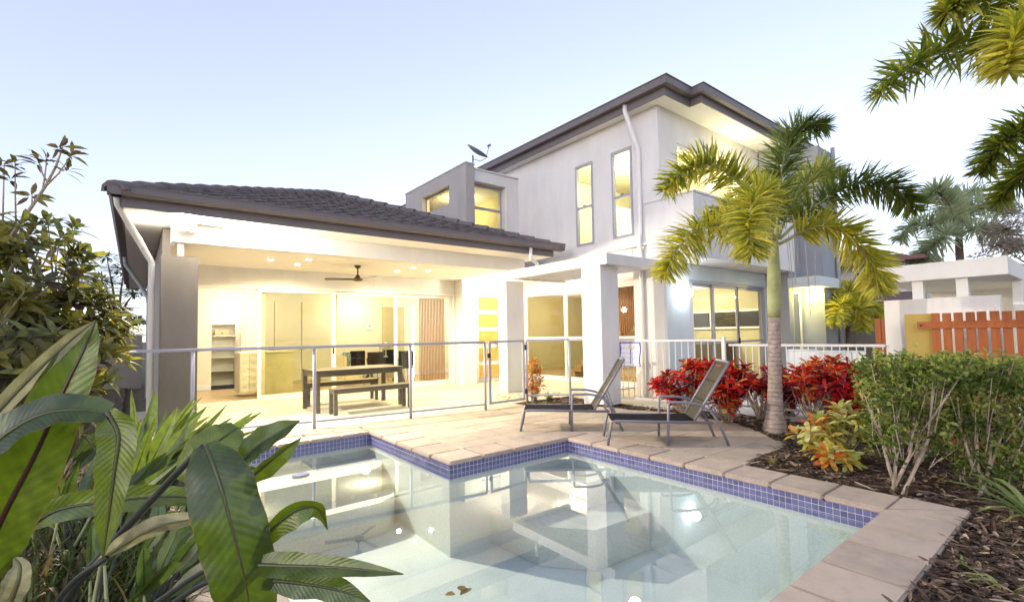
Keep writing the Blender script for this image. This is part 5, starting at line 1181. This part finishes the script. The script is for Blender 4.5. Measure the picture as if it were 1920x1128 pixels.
# ------------------------------------------------------------------ broad leaved plants at the left
EYE = np.array([0,0,1.35])
def bigleaf(parent, pts, wid, m, face=1., fold=.25, curl=0., roll=0., n=22, wprof=None, tint=.5, name='leaf', rib=.006, ripple=.008):
    P = cat(pts, n); V = []; UV = []; F = []; c = 9
    if wprof is None: wprof = [.12,.62,.92,1.,.97,.86,.62,.03]
    if isinstance(wid, (int,float)): wid = [wid]*2
    ph = R.random()*6
    for i in range(n):
        s_ = i/(n-1); tg_ = P[min(i+1,n-1)]-P[max(i-1,0)]; tg_ /= np.linalg.norm(tg_); nv = (EYE-P[i])*face; nv = nv - tg_*(nv@tg_); nv /= np.linalg.norm(nv); sd = np.cross(tg_, nv)
        a = roll if not hasattr(roll,'__len__') else roll[0]+(roll[1]-roll[0])*s_
        sd, nv = sd*math.cos(a)+nv*math.sin(a), nv*math.cos(a)-sd*math.sin(a)
        w_ = float(np.interp(s_, np.linspace(0,1,len(wprof)), wprof))*(wid[0]+(wid[-1]-wid[0])*s_)/2
        for j in range(c):
            u = -1+2*j/(c-1); z = fold*abs(u)*w_ - curl*u*u*w_ + ripple*math.sin(s_*21+ph+2*u)*abs(u)**1.5*min(1,w_*14)
            wj = w_*(1+.022*math.sin(s_*33+ph*(1+(u > 0)))*abs(u))
            V.append(tuple(P[i]+sd*u*wj+nv*z)); UV.append((u, s_))
    for i in range(n-1):
        for j in range(c-1): k = i*c+j; F.append((k,k+1,k+c+1,k+c))
    nb_ = len(V); b = MB(); b.tube([tuple(p) for p in P], list(np.linspace(rib, rib*.25, n)), 6, caps=False)
    V += b.v; F += [tuple(nb_+t for t in f) for f in b.f]; UV += [(0,0)]*len(b.v)
    me = bpy.data.meshes.new(name); me.from_pydata(V, [], F); uvl = me.uv_layers.new(name='UVMap')
    li = np.zeros(len(me.loops), np.int32); me.loops.foreach_get('vertex_index', li); uvl.data.foreach_set('uv', np.array(UV, np.float32)[li].ravel())
    at_ = me.attributes.new('tint', 'FLOAT', 'POINT'); at_.data.foreach_set('value', np.full(len(V), tint, np.float32))
    me.polygons.foreach_set('use_smooth', [True]*len(me.polygons)); me.materials.append(M[m]); me.update()
    return link(name, me, parent)
hp1 = thing('broad_leaved_plant', (.0,.75,0), 'broad leaved plant in the foreground with a large drooping leaf over the pool edge', 'plant')
hp2 = thing('broad_leaved_plant', (-.35,.75,0), 'tall broad leaved plant at the lower left edge with a folded arching leaf', 'plant')
def stemt(parent, pts, r): MB().tube([tuple(p) for p in cat(pts, 14)], r if hasattr(r,'__len__') else [r]*14, 8).build('stem', M['stem'], parent, smooth=True)
g1_ = Vector((.02,.72,0)); g2_ = Vector((-.38,.72,0))
stemt(hp1, [g1_, (-0.210,1.947,0.317), (-0.135,1.831,0.634), (-0.058,1.737,0.770), (0.060,1.595,0.950), (0.148,1.493,1.074)], list(np.linspace(.016,.008,14)))
bigleaf(hp1, [(0.150,1.492,1.077),(0.175,1.438,0.991),(0.205,1.410,0.858),(0.234,1.407,0.718),(0.257,1.436,0.563)], [.158,.158], 'helic', fold=.16, curl=.25, wprof=[.34,.80,.96,1.,1.,.95,.8,.1], tint=.5, rib=.006, n=30)
bigleaf(hp1, [(0.118,1.587,0.961),(0.154,1.580,1.035),(0.211,1.584,1.077),(0.243,1.609,1.092)], .115, 'helic', fold=-.1, roll=.35, tint=.9, wprof=[.5,.95,1.,.9,.7,.4])
bigleaf(hp1, [(0.248,1.585,0.991),(0.285,1.579,1.032),(0.338,1.560,1.067),(0.399,1.549,1.099)], .075, 'helic', fold=.5, roll=.5, tint=.4, wprof=[.35,1.,1.05,.8,.05])
bigleaf(hp1, [(0.249,1.562,0.941),(0.294,1.550,0.975),(0.346,1.531,1.020),(0.396,1.529,1.051)], .062, 'helic', fold=.6, roll=-.7, tint=.8, wprof=[.3,.9,1.05,.75,.05])
bigleaf(hp1, [(0.251,1.454,0.784),(0.303,1.422,0.849),(0.349,1.396,0.887),(0.395,1.386,0.887),(0.420,1.393,0.853),(0.433,1.398,0.813)], .070, 'helic', fold=.7, roll=-.5, tint=.7, wprof=[.3,.85,1.,.9,.6,.25,.04])
bigleaf(hp1, [(0.257,1.412,0.765),(0.319,1.350,0.766),(0.423,1.256,0.763),(0.543,1.150,0.749)], .060, 'helic', fold=.4, roll=.2, tint=.75, wprof=[.6,1.05,1.,.85,.6,.05])
bigleaf(hp1, [(0.272,1.428,0.718),(0.352,1.379,0.701),(0.434,1.329,0.676),(0.506,1.274,0.643)], .070, 'helic', fold=.2, roll=-.25, tint=.3, wprof=[.3,.8,1.1,.8,1.0,.6,.05])
stemt(hp1, [g1_, (-0.073,1.898,0.400), (0.069,1.723,0.608), (0.181,1.576,0.727), (0.262,1.445,0.784)], list(np.linspace(.012,.005,14)))
stemt(hp1, [g1_, (-0.011,1.784,0.417), (0.102,1.645,0.629), (0.198,1.512,0.720), (0.270,1.415,0.758)], list(np.linspace(.012,.005,14)))
# upright and arching leaves at the left
bigleaf(hp2, [(-0.286,1.686,0.800),(-0.226,1.603,0.961),(-0.170,1.551,1.101),(-0.121,1.530,1.250),(-0.090,1.526,1.336),(-0.072,1.533,1.400)], [.150,.085], 'helicr', fold=.28, roll=(.1,.35), tint=.7, wprof=[.6,.95,1.05,1.,.92,.78,.5,.03], n=30, rib=.007)
bigleaf(hp2, [(-0.290,1.583,1.097),(-0.248,1.558,1.176),(-0.180,1.537,1.273),(-0.118,1.521,1.350),(-0.071,1.507,1.399)], .036, 'helicp', fold=.4, roll=.2, tint=.1, wprof=[.6,1.,1.,.95,.75,.05])
bigleaf(hp2, [(-0.267,1.502,1.087),(-0.220,1.486,1.146),(-0.162,1.463,1.189),(-0.100,1.440,1.199),(-0.041,1.419,1.186)], .085, 'helic', fold=.2, roll=(.9,.5), tint=.2, wprof=[.7,.95,1.,.9,.6])
bigleaf(hp2, [(-0.045,1.422,1.190),(-0.024,1.408,1.138),(-0.029,1.404,1.063),(-0.037,1.403,0.971),(-0.046,1.403,0.876)], .072, 'helic', fold=.3, roll=-.25, tint=.75, wprof=[.5,1.,1.02,.95,.8,.5,.05])
bigleaf(hp2, [(-0.221,1.861,0.846),(-0.153,1.805,0.895),(-0.052,1.750,0.908),(0.065,1.696,0.910),(0.150,1.667,0.895)], .07, 'helic', fold=.35, roll=.15, tint=.6, wprof=[.3,.9,1.05,1.,.8,.6])
bigleaf(hp2, [(-0.067,1.641,0.786),(-0.004,1.589,0.839),(0.060,1.549,0.874),(0.133,1.516,0.883)], .052, 'helicp', fold=-.4, roll=-.4, tint=.9, wprof=[.15,.8,1.,.9,.6])
bigleaf(hp2, [(-0.194,1.459,0.810),(-0.182,1.448,0.852),(-0.181,1.458,0.880),(-0.192,1.479,0.893)], .05, 'helicp', fold=.3, roll=.4, tint=.3, wprof=[.8,1.,.9,.5,.1])
stemt(hp2, [g2_, (-0.346,1.718,0.610), (-0.290,1.665,0.780)], .012); stemt(hp2, [g2_, (-0.351,1.646,0.819), (-0.289,1.557,1.091)], .010)
stemt(hp2, [g2_, (-0.196,1.798,0.504), (-0.130,1.695,0.713), (-0.046,1.611,0.804)], .007)
# strelitzia clumps in the middle distance
def strel(base, n, label, H_, lean, az=(0,6.28), Lb=.5, Wb=.10, tint=(0,1)):
    t = thing('strelitzia_clump', base, label, 'plant')
    for i in range(n):
        a = R.uniform(*az); s_ = R.uniform(.15,.8); h = H_*R.uniform(.5,1); b = np.array(base)+np.array([R.uniform(-.12,.12),R.uniform(-.12,.12),0])
        dv = np.array([math.cos(a)*s_+lean[0], math.sin(a)*s_+lean[1], 1.]); dv /= np.linalg.norm(dv); k = b+dv*h*.55; out = np.array([dv[0],dv[1],0])
        q = k+dv*Lb*.5+out*.12; e_ = k+dv*Lb*R.uniform(.8,1.)+out*R.uniform(.1,.5)*Lb-np.array([0,0,R.uniform(0,.12)])
        MB().tube([tuple(b),tuple(b+dv*h*.3),tuple(k)], [.011,.009,.006], 6).build('stem', M['stem'] if i % 3 else M['shaft'], t, smooth=True)
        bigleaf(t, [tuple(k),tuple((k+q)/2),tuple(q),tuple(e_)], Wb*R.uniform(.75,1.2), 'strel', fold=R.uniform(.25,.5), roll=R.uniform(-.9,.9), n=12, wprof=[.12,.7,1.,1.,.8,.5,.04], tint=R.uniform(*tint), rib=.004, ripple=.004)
    return t
strel(gb((-0.129,4.468,0.000)), 34, 'strelitzia clump with pointed leaves leaning towards the pool fence', 1.0, (.60,.12), Lb=.56, Wb=.09, tint=(.3,1))
strel(gb((-0.311,4.013,0.000)), 18, 'dense strelitzia clump behind the tall foreground leaves', .85, (.15,0), Lb=.45, Wb=.09)
strel(gb((0.034,4.933,0.000)), 28, 'bright strelitzia clump nearest the grey pier', 1.05, (.62,.0), Lb=.58, Wb=.085, tint=(.5,1))
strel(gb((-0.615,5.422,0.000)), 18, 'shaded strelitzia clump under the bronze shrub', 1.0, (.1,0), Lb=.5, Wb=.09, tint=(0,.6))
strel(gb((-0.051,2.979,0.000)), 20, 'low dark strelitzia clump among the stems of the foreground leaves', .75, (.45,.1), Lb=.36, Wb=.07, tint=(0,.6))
strel(gb((0.193,4.190,0.000)), 16, 'strelitzia clump nearest the pool coping with leaves lying low', .6, (.75,.2), Lb=.48, Wb=.08, tint=(.3,1))
gc = Leaves()
for c, r, n in (((0.043,3.800,0.000),(.45,.5),330),((-0.185,3.516,0.000),(.4,.4),260),((0.198,5.207,0.000),(.35,.6),330),((0.121,3.002,0.000),(.22,.35),220),((-0.214,5.073,0.000),(.5,.7),300),((-0.515,4.574,0.000),(.5,.6),260),((0.365,6.148,0.000),(.25,.5),160)):
    p = np.array(c)+np.stack([NP.normal(size=n)*r[0]*.6, NP.normal(size=n)*r[1]*.6, np.full(n,.01)],1); p = p[p[:,0] < .14]; n = len(p); a = NP.random(n)*6.28; s_ = .15+.7*NP.random(n)
    d_ = np.stack([np.cos(a)*s_+.15,np.sin(a)*s_,np.ones(n)],1)
    gc.add(p, d_, np.stack([-np.cos(a),-np.sin(a),a*0+.5],1), .22+.34*NP.random(n), .010+.010*NP.random(n), 0, .25+.55*NP.random(n), prof=((0,.6),(.25,1),(.5,.9),(.75,.65),(1,.04)), fold=.3, tint=np.clip(NP.random(n)*.9,0,1))
tag(gc.build('ground_cover', leafmat('dark_strap_leaf', [(.16,.11,.05),(.05,.075,.02),(.07,.11,.025),(.14,.17,.04)], .3, .5, .3)), kind='stuff')  # darker, browner colours than the other strap leaves
S['_ready'] = 1
